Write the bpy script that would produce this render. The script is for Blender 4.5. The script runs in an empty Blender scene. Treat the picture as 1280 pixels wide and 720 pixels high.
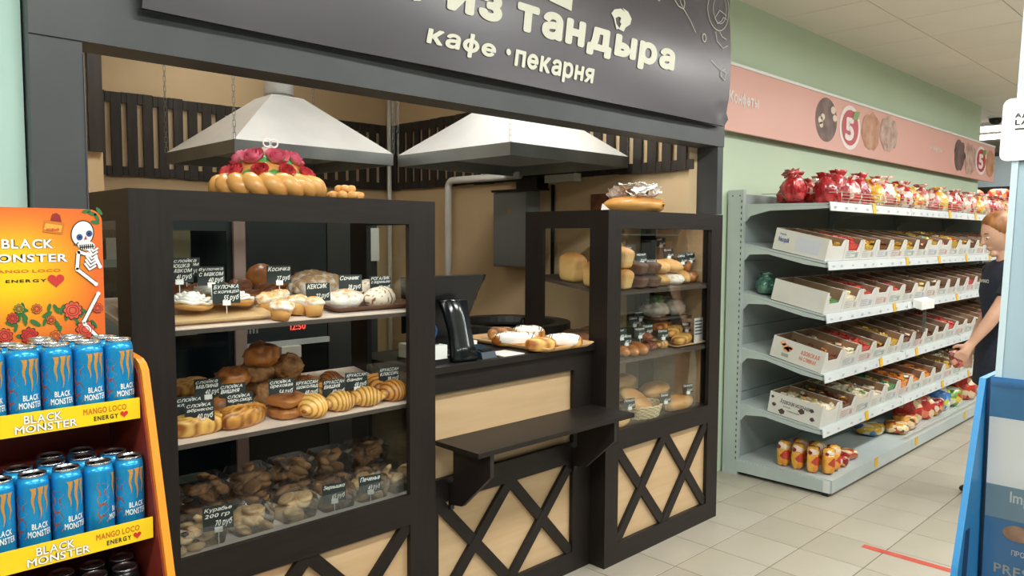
import bpy, bmesh, math, random
from mathutils import Vector, Matrix, noise as mnoise
random.seed(7)
R_ = math.radians; PI = math.pi
scene = bpy.context.scene
COL = scene.collection

# ------------------------------------------------------------------ camera (solved from the vanishing points of the photograph)
FPX, CX, CY, CAMH = 949.0, 640.0, 360.0, 1.5
_vx = Vector((1612-CX, 301-CY, FPX)).normalized()
_vy = Vector((-290-CX, 292-CY, FPX)).normalized()
_vy = (_vy - _vx*_vx.dot(_vy)).normalized()
_vz = _vx.cross(_vy)
if _vz.y > 0: _vz = -_vz
RW = Matrix((_vx, _vy, _vz))            # camera axes (right, down, forward) -> world
cam_d = bpy.data.cameras.new('camera'); cam = bpy.data.objects.new('camera', cam_d); COL.objects.link(cam)
cam_d.sensor_width = 36; cam_d.lens = FPX/1280*36; cam_d.clip_start = .05; cam_d.clip_end = 100
_m = Matrix((RW @ Vector((1,0,0)), -(RW @ Vector((0,1,0))), -(RW @ Vector((0,0,1))))).transposed()
cam.matrix_world = Matrix.Translation((0,0,CAMH)) @ _m.to_4x4()
scene.camera = cam
def ray(u,v): return RW @ Vector((u-CX, v-CY, FPX))
def onz(u,v,z): d=ray(u,v); t=(z-CAMH)/d.z; return Vector((d.x*t, d.y*t, z))
def ony(u,v,y): d=ray(u,v); t=y/d.y; return Vector((d.x*t, y, CAMH+d.z*t))
def onx(u,v,x): d=ray(u,v); t=x/d.x; return Vector((x, d.y*t, CAMH+d.z*t))
def ontilt(u,v,z0,y0,s):               # on a shelf rising by s per metre behind y0
    d=ray(u,v); t=(z0-s*y0-CAMH)/(d.z-s*d.y); return Vector((d.x*t, d.y*t, CAMH+d.z*t))

# ------------------------------------------------------------------ world and view
w = bpy.data.worlds.new('world'); scene.world = w; w.use_nodes = True
w.node_tree.nodes['Background'].inputs[0].default_value = (.95,1,.96,1)
w.node_tree.nodes['Background'].inputs[1].default_value = .35
vs = scene.view_settings
vs.view_transform = 'Standard'; vs.look = 'None'; vs.gamma = 1; vs.use_curve_mapping = False; vs.exposure = 0
scene.cycles.transparent_max_bounces = 32
def area(name, loc, sx, sy, power, col=(1,1,1), rot=(0,0,0), parent=None):
    l = bpy.data.lights.new(name,'AREA'); l.shape='RECTANGLE'; l.size=sx; l.size_y=sy; l.energy=power; l.color=col
    o = bpy.data.objects.new(name,l); COL.objects.link(o); o.location=loc; o.rotation_euler=rot
    if parent: o.parent=parent
    return o
# fluorescent luminaires of the shop (x, y) and lamps of the bakery (x, y): the light is made here, the fixtures further down
SHOP_LAMPS = [(-1.6,.5),(.7,.5),(3.0,.5),(5.3,.5),(7.6,.5),(9.9,.5),(-1.6,-1.8),(.7,-1.8),(3.0,-1.8),(5.3,-1.8),(7.6,-1.8)]
FAR_LAMPS = [(11.45,2.72),(12.35,2.95)]
KIOSK_LAMPS = [(1.35,2.75),(2.75,2.55),(2.0,4.3)]
SHOP_W, KIOSK_W, CAB_FILL_W = 45, 50, 1.3
for x,y in SHOP_LAMPS: area('shop_light',(x,y,2.9),1.2,.3,SHOP_W,(1,1,.975))
for x,y in FAR_LAMPS: area('far_light',(x,y,2.9),.9,.3,SHOP_W*.6,(1,1,.97))
for i,(x,y) in enumerate(KIOSK_LAMPS): area('bakery_light',(x,y,2.88),.6,.25,KIOSK_W if i<2 else KIOSK_W*.17,(1,.95,.86))

# ------------------------------------------------------------------ materials
def lin(h):
    h=h.lstrip('#'); c=[int(h[i:i+2],16)/255 for i in (0,2,4)]
    return tuple((x/12.92 if x<=.04045 else ((x+.055)/1.055)**2.4) for x in c)+(1,)
MATS={}
def mat(name, a, b=None, rough=.5, metal=0, scale=8, stretch=(1,1,1), detail=3, bump=0, bscale=40, tone=None, spec=.5, lo=.35, hi=.65, coat=0, emit=None, estr=0, trans=0, sub=0):
    """procedural Principled material: colour a..b by noise, or by the 'tone' attribute of the mesh (+noise)"""
    if name in MATS: return MATS[name]
    m=bpy.data.materials.new(name); m.use_nodes=True; nt=m.node_tree; N=nt.nodes; L=nt.links
    p=N['Principled BSDF']; p.inputs['Roughness'].default_value=rough; p.inputs['Metallic'].default_value=metal
    p.inputs['Specular IOR Level'].default_value=spec; p.inputs['Coat Weight'].default_value=coat
    tc=N.new('ShaderNodeTexCoord'); mp=N.new('ShaderNodeMapping'); mp.inputs['Scale'].default_value=stretch
    L.new(tc.outputs['Object'],mp.inputs['Vector'])
    if b is None: p.inputs['Base Color'].default_value=lin(a)
    else:
        nz=N.new('ShaderNodeTexNoise'); nz.inputs['Scale'].default_value=scale; nz.inputs['Detail'].default_value=detail
        L.new(mp.outputs['Vector'],nz.inputs['Vector'])
        r=N.new('ShaderNodeValToRGB'); r.color_ramp.elements[0].position=lo; r.color_ramp.elements[1].position=hi
        r.color_ramp.elements[0].color=lin(a); r.color_ramp.elements[1].color=lin(b)
        if tone is None: L.new(nz.outputs['Fac'],r.inputs['Fac'])
        else:
            at=N.new('ShaderNodeAttribute'); at.attribute_name='tone'
            ma=N.new('ShaderNodeMath'); ma.operation='MULTIPLY_ADD'; ma.inputs[1].default_value=tone
            mb_=N.new('ShaderNodeMath'); mb_.operation='ADD'; mb_.inputs[1].default_value=-.5*tone
            L.new(nz.outputs['Fac'],ma.inputs[0]); L.new(at.outputs['Fac'],ma.inputs[2]); L.new(ma.outputs[0],mb_.inputs[0]); L.new(mb_.outputs[0],r.inputs['Fac'])
        L.new(r.outputs['Color'],p.inputs['Base Color'])
    if bump:
        n2=N.new('ShaderNodeTexNoise'); n2.inputs['Scale'].default_value=bscale; n2.inputs['Detail'].default_value=4
        L.new(mp.outputs['Vector'],n2.inputs['Vector'])
        bp=N.new('ShaderNodeBump'); bp.inputs['Strength'].default_value=bump; bp.inputs['Distance'].default_value=.012
        L.new(n2.outputs['Fac'],bp.inputs['Height']); L.new(bp.outputs['Normal'],p.inputs['Normal'])
    if emit: p.inputs['Emission Color'].default_value=lin(emit); p.inputs['Emission Strength'].default_value=estr
    if sub: p.inputs['Subsurface Weight'].default_value=sub; p.inputs['Subsurface Radius'].default_value=(.01,.005,.003)
    MATS[name]=m; return m
def glass(name, tint='#ffffff', ior=1.45, refl=1.0, rough=0.0, body=0.0, bodycol='#ffffff'):
    """thin clear sheet: transmits straight through, mirrors by Fresnel, optional faint milky body"""
    m=bpy.data.materials.new(name); m.use_nodes=True; nt=m.node_tree; N=nt.nodes; L=nt.links; N.clear()
    out=N.new('ShaderNodeOutputMaterial'); tr=N.new('ShaderNodeBsdfTransparent'); tr.inputs[0].default_value=lin(tint)
    gl=N.new('ShaderNodeBsdfGlossy'); gl.inputs['Roughness'].default_value=rough
    fr=N.new('ShaderNodeFresnel'); fr.inputs[0].default_value=ior
    mu=N.new('ShaderNodeMath'); mu.operation='MULTIPLY'; mu.inputs[1].default_value=refl
    mx=N.new('ShaderNodeMixShader'); L.new(fr.outputs[0],mu.inputs[0]); L.new(mu.outputs[0],mx.inputs[0])
    base=tr.outputs[0]
    if body:
        df=N.new('ShaderNodeBsdfDiffuse'); df.inputs[0].default_value=lin(bodycol); m2=N.new('ShaderNodeMixShader'); m2.inputs[0].default_value=body
        L.new(tr.outputs[0],m2.inputs[1]); L.new(df.outputs[0],m2.inputs[2]); base=m2.outputs[0]
    L.new(base,mx.inputs[1]); L.new(gl.outputs[0],mx.inputs[2]); L.new(mx.outputs[0],out.inputs[0])
    return m
WENGE=mat('wenge_laminate','#1e1916','#231e1a',rough=.45,spec=.3,scale=14,stretch=(6,6,.6),bump=.04,bscale=60)
WENGE_H=mat('wenge_laminate_level','#1e1916','#231e1a',rough=.45,spec=.3,scale=14,stretch=(.6,6,6),bump=.04,bscale=60)
FRAMEM=mat('charcoal_frame','#424546','#484b4c',rough=.4,spec=.35,scale=5)
SLATM=mat('dark_slat_wood','#2c2724','#39322d',rough=.5,scale=9,stretch=(4,4,.5))
OAK=mat('light_beech_panel','#c6a67c','#d1b48c',rough=.45,scale=3,stretch=(.7,1,9),detail=5,lo=.3,hi=.7)
BEIGE=mat('beige_wall_panel','#d6bc94','#dbc29b',rough=.55,scale=2)
GREEN=mat('green_wall_paint','#c3d6bb','#c8dac0',rough=.7,scale=1.5)
MINT=mat('mint_wall_paint','#b0d0c6','#b6d5cb',rough=.7,scale=1.5)
WHITE=mat('white_plastic','#eceeea',rough=.4)
BLACK=mat('black_plastic','#17181a',rough=.35)
STEEL=mat('galvanised_sheet','#e6eaec','#f2f4f5',rough=.35,metal=.12,scale=3,bump=.02,bscale=6)
STEELD=mat('brushed_steel','#8f9596','#a2a8a8',rough=.4,metal=.8,scale=4)
GLASS=glass('cabinet_glass','#fbfdfc',1.3,.2)
CLEAR=glass('clear_plastic','#ffffff',1.4,1.0,.1,.025)
CLEARF=glass('clear_film','#f6f6f6',1.35,.8,.1,.03)
ALU=mat('grey_shelf_steel','#b4bfbd','#bcc6c4',rough=.45,scale=3,metal=.1)
ALUD=mat('grey_shelf_back','#98a3a2','#a0aaa9',rough=.5,scale=3)
CARD=mat('white_carton','#cfcdc6','#d8d6cf',rough=.65,scale=6)
KRAFT=mat('brown_carton_inside','#8d6f54','#9c7d60',rough=.8,scale=10)
CHALK=mat('chalk_white','#f2f2ee',rough=.8)
SLATE=mat('chalkboard_card','#17211f','#1d2826',rough=.6,scale=20)

# ------------------------------------------------------------------ mesh helpers
class MB:
    def __init__(s): s.v=[]; s.f=[]; s.t=[]; s.mi=[]
    def add(s,vs,fs,tone=None,mi=0):
        o=len(s.v); s.v+= [tuple(v) for v in vs]; s.f+=[tuple(i+o for i in f) for f in fs]; s.mi+=[mi]*len(fs)
        s.t+= (list(tone) if isinstance(tone,(list,tuple)) else [tone if tone is not None else .5]*len(vs)); return s
    def box(s,x0,x1,y0,y1,z0,z1,mi=0):
        return s.add([(x0,y0,z0),(x1,y0,z0),(x1,y1,z0),(x0,y1,z0),(x0,y0,z1),(x1,y0,z1),(x1,y1,z1),(x0,y1,z1)],
                     [(0,3,2,1),(4,5,6,7),(0,1,5,4),(1,2,6,5),(2,3,7,6),(3,0,4,7)],mi=mi)
    def rbox(s,c,size,M,mi=0):
        h=[Vector(((a)*size[0]/2,(b)*size[1]/2,(d)*size[2]/2)) for d in (-1,1) for a,b in ((-1,-1),(1,-1),(1,1),(-1,1))]
        return s.add([M@q+Vector(c) for q in h],[(0,3,2,1),(4,5,6,7),(0,1,5,4),(1,2,6,5),(2,3,7,6),(3,0,4,7)],mi=mi)
    def prism(s,poly,a,b,axis='y',mi=0):
        """polygon in the plane across `axis`, extruded from a to b"""
        n=len(poly)
        def P(p,q): return {'y':(p[0],q,p[1]),'x':(q,p[0],p[1]),'z':(p[0],p[1],q)}[axis]
        vs=[P(p,a) for p in poly]+[P(p,b) for p in poly]
        fs=[tuple(range(n))[::-1],tuple(range(n,2*n))]+[(i,(i+1)%n,n+(i+1)%n,n+i) for i in range(n)]
        return s.add(vs,fs,mi=mi)
    def tube(s,path,rad,n=8,cap=True,tones=None,flat=1.0,close=False):
        path=[Vector(p) for p in path]; k=len(path)
        if not isinstance(rad,(list,tuple)): rad=[rad]*k
        vs=[];tn=[];up=Vector((0,0,1)); prev=None
        for i,p in enumerate(path):
            if close: d=path[(i+1)%k]-path[i-1]
            else: d=path[min(i+1,k-1)]-path[max(i-1,0)]
            if d.length<1e-9: d=Vector((1,0,0))
            d.normalize()
            a=up if prev is None else prev
            if abs(a.dot(d))>.98: a=Vector((1,0,0)) if abs(d.x)<.9 else Vector((0,1,0))
            sx=(a-d*a.dot(d)).normalized(); sy=d.cross(sx); prev=sx
            for j in range(n):
                q=2*PI*j/n; vs.append(p+sx*(math.cos(q)*rad[i]*flat)+sy*(math.sin(q)*rad[i])); tn.append(tones[i] if tones else .5)
        m=k if close else k-1
        fs=[(i*n+j,i*n+(j+1)%n,((i+1)%k)*n+(j+1)%n,((i+1)%k)*n+j) for i in range(m) for j in range(n)]
        if cap and not close: fs+=[tuple(range(n))[::-1],tuple((k-1)*n+j for j in range(n))]
        return s.add(vs,fs,tn)
    def lathe(s,prof,n=20,c=(0,0,0),tones=None,wob=None):
        vs=[];tn=[];k=len(prof)
        for i,(r,z) in enumerate(prof):
            for j in range(n):
                q=2*PI*j/n; rr=r*(1+(wob(q,i) if wob else 0)); vs.append((c[0]+rr*math.cos(q),c[1]+rr*math.sin(q),c[2]+z)); tn.append(tones[i] if tones else .5)
        fs=[(i*n+j,i*n+(j+1)%n,(i+1)*n+(j+1)%n,(i+1)*n+j) for i in range(k-1) for j in range(n)]
        if prof[0][0]>1e-6: fs.append(tuple(range(n))[::-1])
        if prof[-1][0]>1e-6: fs.append(tuple((k-1)*n+j for j in range(n)))
        return s.add(vs,fs,tn)
    def ell(s,c,r,nu=16,nv=10,fn=None,tone=None,pw=1.0,M=None):
        """(super-)ellipsoid with displacement fn(unit vector)->scale and tone(unit vector)->0..1"""
        vs=[];tn=[]
        def sp(x): return math.copysign(abs(x)**pw,x)
        for i in range(nv+1):
            ph=-PI/2+PI*i/nv
            for j in range(nu):
                th=2*PI*j/nu
                u=Vector((sp(math.cos(ph))*sp(math.cos(th)),sp(math.cos(ph))*sp(math.sin(th)),sp(math.sin(ph))))
                k=fn(u) if fn else 1
                q=Vector((u.x*r[0]*k,u.y*r[1]*k,u.z*r[2]*k))
                if M is not None: q=M@q
                vs.append(q+Vector(c)); tn.append(tone(u) if tone else .5)
        fs=[(i*nu+j,i*nu+(j+1)%nu,(i+1)*nu+(j+1)%nu,(i+1)*nu+j) for i in range(nv) for j in range(nu)]
        return s.add(vs,fs,tn)
    def grid(s,fn,nu,nv,mi=0):
        vs=[fn(i/nu,j/nv) for j in range(nv+1) for i in range(nu+1)]
        fs=[(j*(nu+1)+i,j*(nu+1)+i+1,(j+1)*(nu+1)+i+1,(j+1)*(nu+1)+i) for j in range(nv) for i in range(nu)]
        return s.add(vs,fs,mi=mi)
    def xf(s,M): s.v=[tuple(M@Vector(v)) for v in s.v]; return s
def ribbon(pts,w,close=False):
    """flat line in a plane facing -y"""
    P=[Vector(p) for p in pts]; k=len(P); vs=[]
    for i,p in enumerate(P):
        d=(P[(i+1)%k]-P[i-1]) if close else (P[min(i+1,k-1)]-P[max(i-1,0)])
        n=Vector((-d.z,0,d.x)); n.normalize(); vs+=[p+n*w,p-n*w]
    return MB().add(vs,[(2*i,2*i+1,(2*i+3)%(2*k),(2*i+2)%(2*k)) for i in range(k if close else k-1)])
def nz(v,sc=1,seed=0): return mnoise.noise(Vector(v)*sc+Vector((seed*3.1,seed*1.7,seed*.9)))

def rootloc(o):
    L=Vector((0,0,0))
    while o is not None: L+=o.location; o=o.parent
    return L
def mesh(name,mb,mats,smooth=False,shift=None):
    me=bpy.data.meshes.new(name)
    vs=mb.v if shift is None else [(a-shift[0],b-shift[1],c-shift[2]) for a,b,c in mb.v]
    me.from_pydata(vs,[],mb.f)
    for m in (mats if isinstance(mats,(list,tuple)) else [mats]): me.materials.append(m)
    if isinstance(mats,(list,tuple)): me.polygons.foreach_set('material_index',mb.mi)
    if any(t!=.5 for t in mb.t):
        at=me.attributes.new('tone','FLOAT','POINT'); at.data.foreach_set('value',mb.t)
    if smooth: me.polygons.foreach_set('use_smooth',[True]*len(me.polygons))
    me.validate(); me.update(); return me
def part(parent,name,mb,m,smooth=False,world=True,label=None,kind=None):
    """one mesh object under its thing; world=True: the builder holds world coordinates"""
    me=mesh(name,mb,m,smooth,rootloc(parent) if world else None)
    o=bpy.data.objects.new(name,me); COL.objects.link(o); o.parent=parent
    if label: o['label']=label
    if kind: o['kind']=kind
    return o
def tagp(o,label,cat,group=None,kind=None):
    o['label']=label; o['category']=cat
    if group: o['group']=group
    if kind: o['kind']=kind
    return o
def thing(name,label,cat,loc=(0,0,0),rotz=0,group=None):
    o=bpy.data.objects.new(name,None); COL.objects.link(o); o.location=loc; o.rotation_euler=(0,0,rotz); o.empty_display_size=.05
    return tagp(o,label,cat,group)
def single(name,label,cat,mb,m,loc=(0,0,0),rot=(0,0,0),smooth=False,group=None,kind=None,world=False):
    o=bpy.data.objects.new(name,mesh(name,mb,m,smooth,loc if world else None)); COL.objects.link(o); o.location=loc; o.rotation_euler=rot
    return tagp(o,label,cat,group,kind)
def struct(name,mb,m,parent=None,smooth=False):
    o=bpy.data.objects.new(name,mesh(name,mb,m,smooth)); COL.objects.link(o)
    if parent: o.parent=parent
    else: o['kind']='structure'
    return o
def dup(root,loc,rotz=None,label=None,group=None):
    def cp(o,par):
        c=o.copy(); COL.objects.link(c); c.parent=par
        for ch in list(o.children): cp(ch,c)
        return c
    r=cp(root,None); r.location=loc
    if rotz is not None: r.rotation_euler=(0,0,rotz)
    if label: r['label']=label
    if group: r['group']=group
    return r

# lettering: a text curve turned into a flat mesh
ORD=['first','second','third','fourth','fifth','sixth','seventh','eighth','ninth','tenth','eleventh','twelfth','thirteenth','fourteenth','fifteenth','sixteenth','seventeenth','eighteenth','nineteenth','twentieth','twenty-first','twenty-second','twenty-third','twenty-fourth','twenty-fifth','twenty-sixth','twenty-seventh','twenty-eighth','twenty-ninth','thirtieth']
_TX={}; _CH={}
_LAT={}
def _own(ch,h,s):
    """strokes for the few letters the built-in font cannot fill"""
    vs=[];fs=[]
    def rect(x0,y0,x1,y1): k=len(vs); vs.extend([(x0,y0),(x1,y0),(x1,y1),(x0,y1)]); fs.append((k,k+1,k+2,k+3))
    def arc(cx,cy,rx,ry,a0,a1,n=14):
        k=len(vs)
        for i in range(n+1):
            a=R_(a0+(a1-a0)*i/n); vs.append((cx+rx*math.cos(a),cy+ry*math.sin(a))); vs.append((cx+(rx-s)*math.cos(a),cy+(ry-s)*math.sin(a)))
        for i in range(n): fs.append((k+2*i,k+2*i+2,k+2*i+3,k+2*i+1))
    l=ch.lower(); w=.8*h
    if l=='н': rect(0,0,s,h); rect(w-s,0,w,h); rect(s,h/2-s/2,w-s,h/2+s/2)
    elif l in 'ьы':
        rect(0,0,s,h); r=.3*h; arc(.34*h,r,.34*h,r,-90,90); rect(s,0,.34*h,s); rect(s,2*r-s,.34*h,2*r)
        if l=='ы': rect(.86*h,0,.86*h+s,h)
    elif l in 'её': arc(.44*h,h/2,.46*h,h/2,8,325,20); rect(.02*h+s*.6,h/2-s*.4,.9*h,h/2+s*.45)
    elif l=='р': rect(0,0,s,h); arc(.36*h,.7*h,.34*h,.3*h,-90,90); rect(s,h-s,.36*h,h); rect(s,.4*h,.36*h,.4*h+s)
    elif l=='э': arc(.36*h,h/2,.42*h,h/2,-140,140); rect(.25*h,h/2-s/2,.78*h-s,h/2+s/2)
    elif l=='я':
        rect(w-s,0,w,h); arc(.36*h,.68*h,.36*h,.32*h,90,270); rect(.36*h,h-s,w-s,h); rect(.36*h,.36*h,w-s,.36*h+s)
        k=len(vs); vs.extend([(0,0),(s*1.15,0),(.55*h,.4*h),(.42*h,.4*h)]); fs.append((k,k+1,k+2,k+3))
    elif l=='ф':
        d=.22 if ch=='ф' else 0; rect(.5*h-s/2,-d,.5*h+s/2,h+(d if d else .0)); arc(.5*h,h/2,.5*h,h/2*(1 if d else .72),0,360,22)
    return vs,fs
def charmesh(ch,res):
    k=(ch,res)
    if k in _CH: return _CH[k]
    if ch in 'ньыэяфеёЬЫЭЯФР': r=_own(ch,.53 if ch.islower() else .72,.085)
    else:
        cu=bpy.data.curves.new('t','FONT'); cu.body=_LAT.get(ch,ch); cu.resolution_u=res
        o=bpy.data.objects.new('t',cu); COL.objects.link(o)
        dg=bpy.context.evaluated_depsgraph_get(); me=bpy.data.meshes.new_from_object(o.evaluated_get(dg))
        r=([(v.co.x,v.co.y) for v in me.vertices],[tuple(p.vertices) for p in me.polygons])
        bpy.data.objects.remove(o); bpy.data.curves.remove(cu); bpy.data.meshes.remove(me)
    _CH[k]=r; return r
def layout(body,off=0,shear=0,space=1,res=3):
    """letters of a line as separate flat shapes, scaled together into the unit square"""
    k=(body,off,shear,space,res)
    if k in _TX: return _TX[k]
    out=[]; x=0
    for ch in body:
        if ch==' ': x+=.26; continue
        v0,f0=charmesh(ch,res); vs=list(v0); fs=list(f0)
        xa=min(v[0] for v in vs); xb=max(v[0] for v in vs); lay={}
        if off:
            ec={}
            for f in fs:
                for i in range(len(f)): ec[(f[i],f[(i+1)%len(f)])]=1
            bd=[e for e in ec if (e[1],e[0]) not in ec]; seen=set(); new=[]; nn=8 if res>3 else 5
            for i,j in bd:
                (x0,y0),(x1,y1)=vs[i],vs[j]; dx,dy=x1-x0,y1-y0; l=math.hypot(dx,dy) or 1; nx,ny=dy/l*off,-dx/l*off
                q=len(vs); vs+=[(x0,y0),(x0+nx,y0+ny),(x1+nx,y1+ny),(x1,y1)]; new.append((q,q+1,q+2,q+3)); lay[q]=lay[q+1]=lay[q+2]=lay[q+3]=1
                if res>2 and i not in seen:
                    seen.add(i); q=len(vs); vs+=[(x0+off*math.cos(2*PI*m/nn),y0+off*math.sin(2*PI*m/nn)) for m in range(nn)]
                    new.append(tuple(range(q,q+nn)))
                    for m in range(nn): lay[q+m]=2
            fs=fs+new
        out.append(([(vx-xa+x+vy*shear,vy) for vx,vy in vs],fs,[lay.get(i,0) for i in range(len(vs))])); x+=xb-xa+(.085+2*off)*space
    al=[v for c in out for v in c[0]]; x0=min(v[0] for v in al); x1=max(v[0] for v in al); y0=min(v[1] for v in al); y1=max(v[1] for v in al)
    r=[([((vx-x0)/(x1-x0),(vy-y0)/(y1-y0)) for vx,vy in v],f,l) for v,f,l in out]; _TX[k]=r; return r
def letters(body,off=0,shear=0,res=3): return layout(body,off,shear,1,res)
def placed(vs,ly,fn):
    """the outline bands lie a hair behind the letter faces, so nothing is coplanar"""
    u0,v0=vs[0]; p=Vector(fn(u0,v0)); n=(Vector(fn(u0+.01,v0))-p).cross(Vector(fn(u0,v0+.01))-p)
    if n.length>0: n.normalize()
    return [Vector(fn(u,v))-n*(.00018*l) for (u,v),l in zip(vs,ly)]
def text2d(mb,body,fn,off=0,shear=0,space=1,res=3,mi=0):
    """place unit-square lettering through fn(u,v)->point"""
    for vs,fs,ly in layout(body,off,shear,space,res): mb.add(placed(vs,ly,fn),fs,mi=mi)
    return mb
def rect_fn(p00,p10,p01):
    p00,p10,p01=Vector(p00),Vector(p10),Vector(p01); return lambda u,v: p00+(p10-p00)*u+(p01-p00)*v

# ================================================================== THE SETTING
F=2.095                                   # front plane of the bakery cabinets
WALLY=2.5                                 # shop wall to the right of the bakery
CEIL=3.0
# ---- floor: grout slab with a tile pattern that takes over beyond the tiles built one by one
TP=.3035; TX0,TY0=3.21,1.893
def floor_mat():
    m=bpy.data.materials.new('floor_far_tiles'); m.use_nodes=True; nt=m.node_tree; N=nt.nodes; L=nt.links; p=N['Principled BSDF']
    tc=N.new('ShaderNodeTexCoord'); mp=N.new('ShaderNodeMapping'); mp.inputs['Location'].default_value=(-(TX0%TP)/TP,-(TY0%TP)/TP,0); mp.inputs['Scale'].default_value=(1/TP,1/TP,1)
    br=N.new('ShaderNodeTexBrick'); br.offset=0; br.inputs['Scale'].default_value=1; br.inputs['Brick Width'].default_value=1; br.inputs['Row Height'].default_value=1
    br.inputs['Mortar Size'].default_value=.012; br.inputs['Color1'].default_value=lin('#a7a090'); br.inputs['Color2'].default_value=lin('#aca595'); br.inputs['Mortar'].default_value=lin('#7b7263')
    L.new(tc.outputs['Object'],mp.inputs['Vector']); L.new(mp.outputs['Vector'],br.inputs['Vector']); L.new(br.outputs['Color'],p.inputs['Base Color']); p.inputs['Roughness'].default_value=.4
    return m
floor=struct('floor',MB().box(-4,19,-4,7,-.06,-.0022),floor_mat())
GROUT=mat('grout','#6e6557','#7a7061',rough=.9,scale=30)
single_=MB().box(1.2,9.6,.02,2.52,-.0022,-.0018)
g=struct('grout_bed',single_,GROUT,floor)
TILES=[mat('floor_tile_%d'%i,a,b,rough=.33,scale=2.2,bump=.03,bscale=9) for i,(a,b) in enumerate((('#a9a292','#b1aa9b'),('#ada594','#b3ac9e'),('#a59e8e','#aea797')))]
tm=[]
for m_ in TILES:
    b=MB(); h=.0018; e=TP/2-.0026; c=.0012
    b.add([(-e,-e,-h),(e,-e,-h),(e,e,-h),(-e,e,-h),(-e+c,-e+c,0),(e-c,-e+c,0),(e-c,e-c,0),(-e+c,e-c,0)],[(4,5,6,7),(0,1,5,4),(1,2,6,5),(2,3,7,6),(3,0,4,7)])
    tm.append(mesh('floor_tile',b,m_))
for i in range(-6,21):
    for j in range(-6,2):
        x=TX0+(i+.5)*TP; y=TY0+(j+.5)*TP
        if x<2.05 and y>1.0: continue
        if y>2.1 and x<3.5: continue
        o=bpy.data.objects.new('floor_tile',random.choice(tm)); COL.objects.link(o); o.location=(x,y,0); o.parent=floor
# ---- ceiling with separate panels
CEILM=[mat('ceiling_panel_%d'%i,a,b,rough=.9,scale=2,bump=.15,bscale=120) for i,(a,b) in enumerate((('#efece0','#f2efe4'),('#ebe8dc','#efece0')))]
GRIDM=mat('ceiling_grid','#aaa491',rough=.7)
ceiling=struct('ceiling',MB().box(-4,19,-4,7,CEIL+.004,CEIL+.1),GRIDM)
cp=[mesh('ceiling_panel',MB().box(-.297,.297,-.297,.297,-.006,.004),m_) for m_ in CEILM]
for i in range(-3,16):
    for j in range(-6,9):
        x=5.6+(i+.5)*.6; y=1.333+(j+.5)*.6
        if y>2.55 and x<9.6: continue
        o=bpy.data.objects.new('ceiling_panel',random.choice(cp)); COL.objects.link(o); o.location=(x,y,CEIL); o.parent=ceiling
b=MB().box(-4,3.85,-4,WALLY,CEIL-.004,CEIL+.003); struct('ceiling_field',b,CEILM[0],ceiling)
# ---- shop walls
struct('wall_right',MB().box(3.605,9.82,WALLY,WALLY+.14,0,CEIL),GREEN)
struct('wall_left',MB().box(-4,.455,2.15,2.3,0,CEIL),MINT)
struct('wall_far',MB().box(17,17.15,-4,7,0,CEIL),mat('far_wall','#8d948f','#969c97',rough=.8,scale=1))
struct('wall_far_side',MB().box(9.82,17,6.2,6.35,0,CEIL),MATS['far_wall'])
struct('wall_behind',MB().box(-4,17,-4,-3.9,0,CEIL),mat('behind_wall','#9aa79e','#a2aea6',rough=.8,scale=1))
struct('wall_entrance',MB().box(-4,-3.9,-3.9,2.15,0,CEIL),MATS['behind_wall'])
b=MB().box(13.4,13.6,2.0,6.2,2.3,2.76); struct('trim_1',b,mat('bulkhead_grey','#6f7a7c',rough=.7))
# ---- rooms of the bakery
KX,KY=3.47,4.9
wb=struct('wall_bakery_back',MB().box(1.05,KX+.13,KY,KY+.1,0,CEIL),BEIGE)
wr=struct('wall_bakery_right',MB().box(KX,3.6,2.612,KY,0,CEIL).box(KX,3.6,2.222,2.612,1.624,CEIL),BEIGE)
wl=struct('wall_bakery_left',MB().box(.3,1.05,3.6,3.7,0,CEIL).box(.95,1.05,3.7,KY,0,CEIL).box(.3,.4,2.3,3.6,0,CEIL),BEIGE)
struct('ceiling_bakery',MB().box(.3,3.6,2.25,5,2.93,2.995),mat('bakery_ceiling','#cfc7b4',rough=.9))
# dark slat bands (each slat its own piece)
def band(wall,p0,dirv,n,pitch,inward,z0=1.855,z1=2.345,sw=.056):
    d=Vector(dirv); q=Vector(inward)
    def bar(a,b_,t0,t1,za,zb):
        A=Vector(p0)+d*a; B=Vector(p0)+d*b_
        xs=sorted([A.x+q.x*t0,A.x+q.x*t1,B.x+q.x*t0,B.x+q.x*t1]); ys=sorted([A.y+q.y*t0,A.y+q.y*t1,B.y+q.y*t0,B.y+q.y*t1])
        return MB().box(xs[0],xs[-1],ys[0],ys[-1],za,zb)
    L=n*pitch
    part(wall,'slat_rail',bar(0,L,.002,.008,z1-.062,z1-.004),SLATM); part(wall,'slat_rail',bar(0,L,.002,.008,z0+.004,z0+.055),SLATM)
    ref=None
    for i in range(n):
        a=i*pitch+.002
        dz=random.uniform(-.003,.003)
        part(wall,'slat',bar(a,a+sw,.008,.024,z0+dz,z1+dz),SLATM)
        part(wall,'slat',bar(a+sw+.0,a+pitch-.004,.008,.02,z1-.062,z1+dz),SLATM) ; part(wall,'slat',bar(a+sw,a+pitch-.004,.008,.02,z0+dz,z0+.055),SLATM)
band(wb,(KX-.05,KY,0),(-1,0,0),26,.09,(0,-1,0))
band(wr,(KX,KY-.05,0),(0,-1,0),28,.095,(-1,0,0))
band(wl,(1.05,3.6,0),(-1,0,0),7,.09,(0,-1,0))
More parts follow.
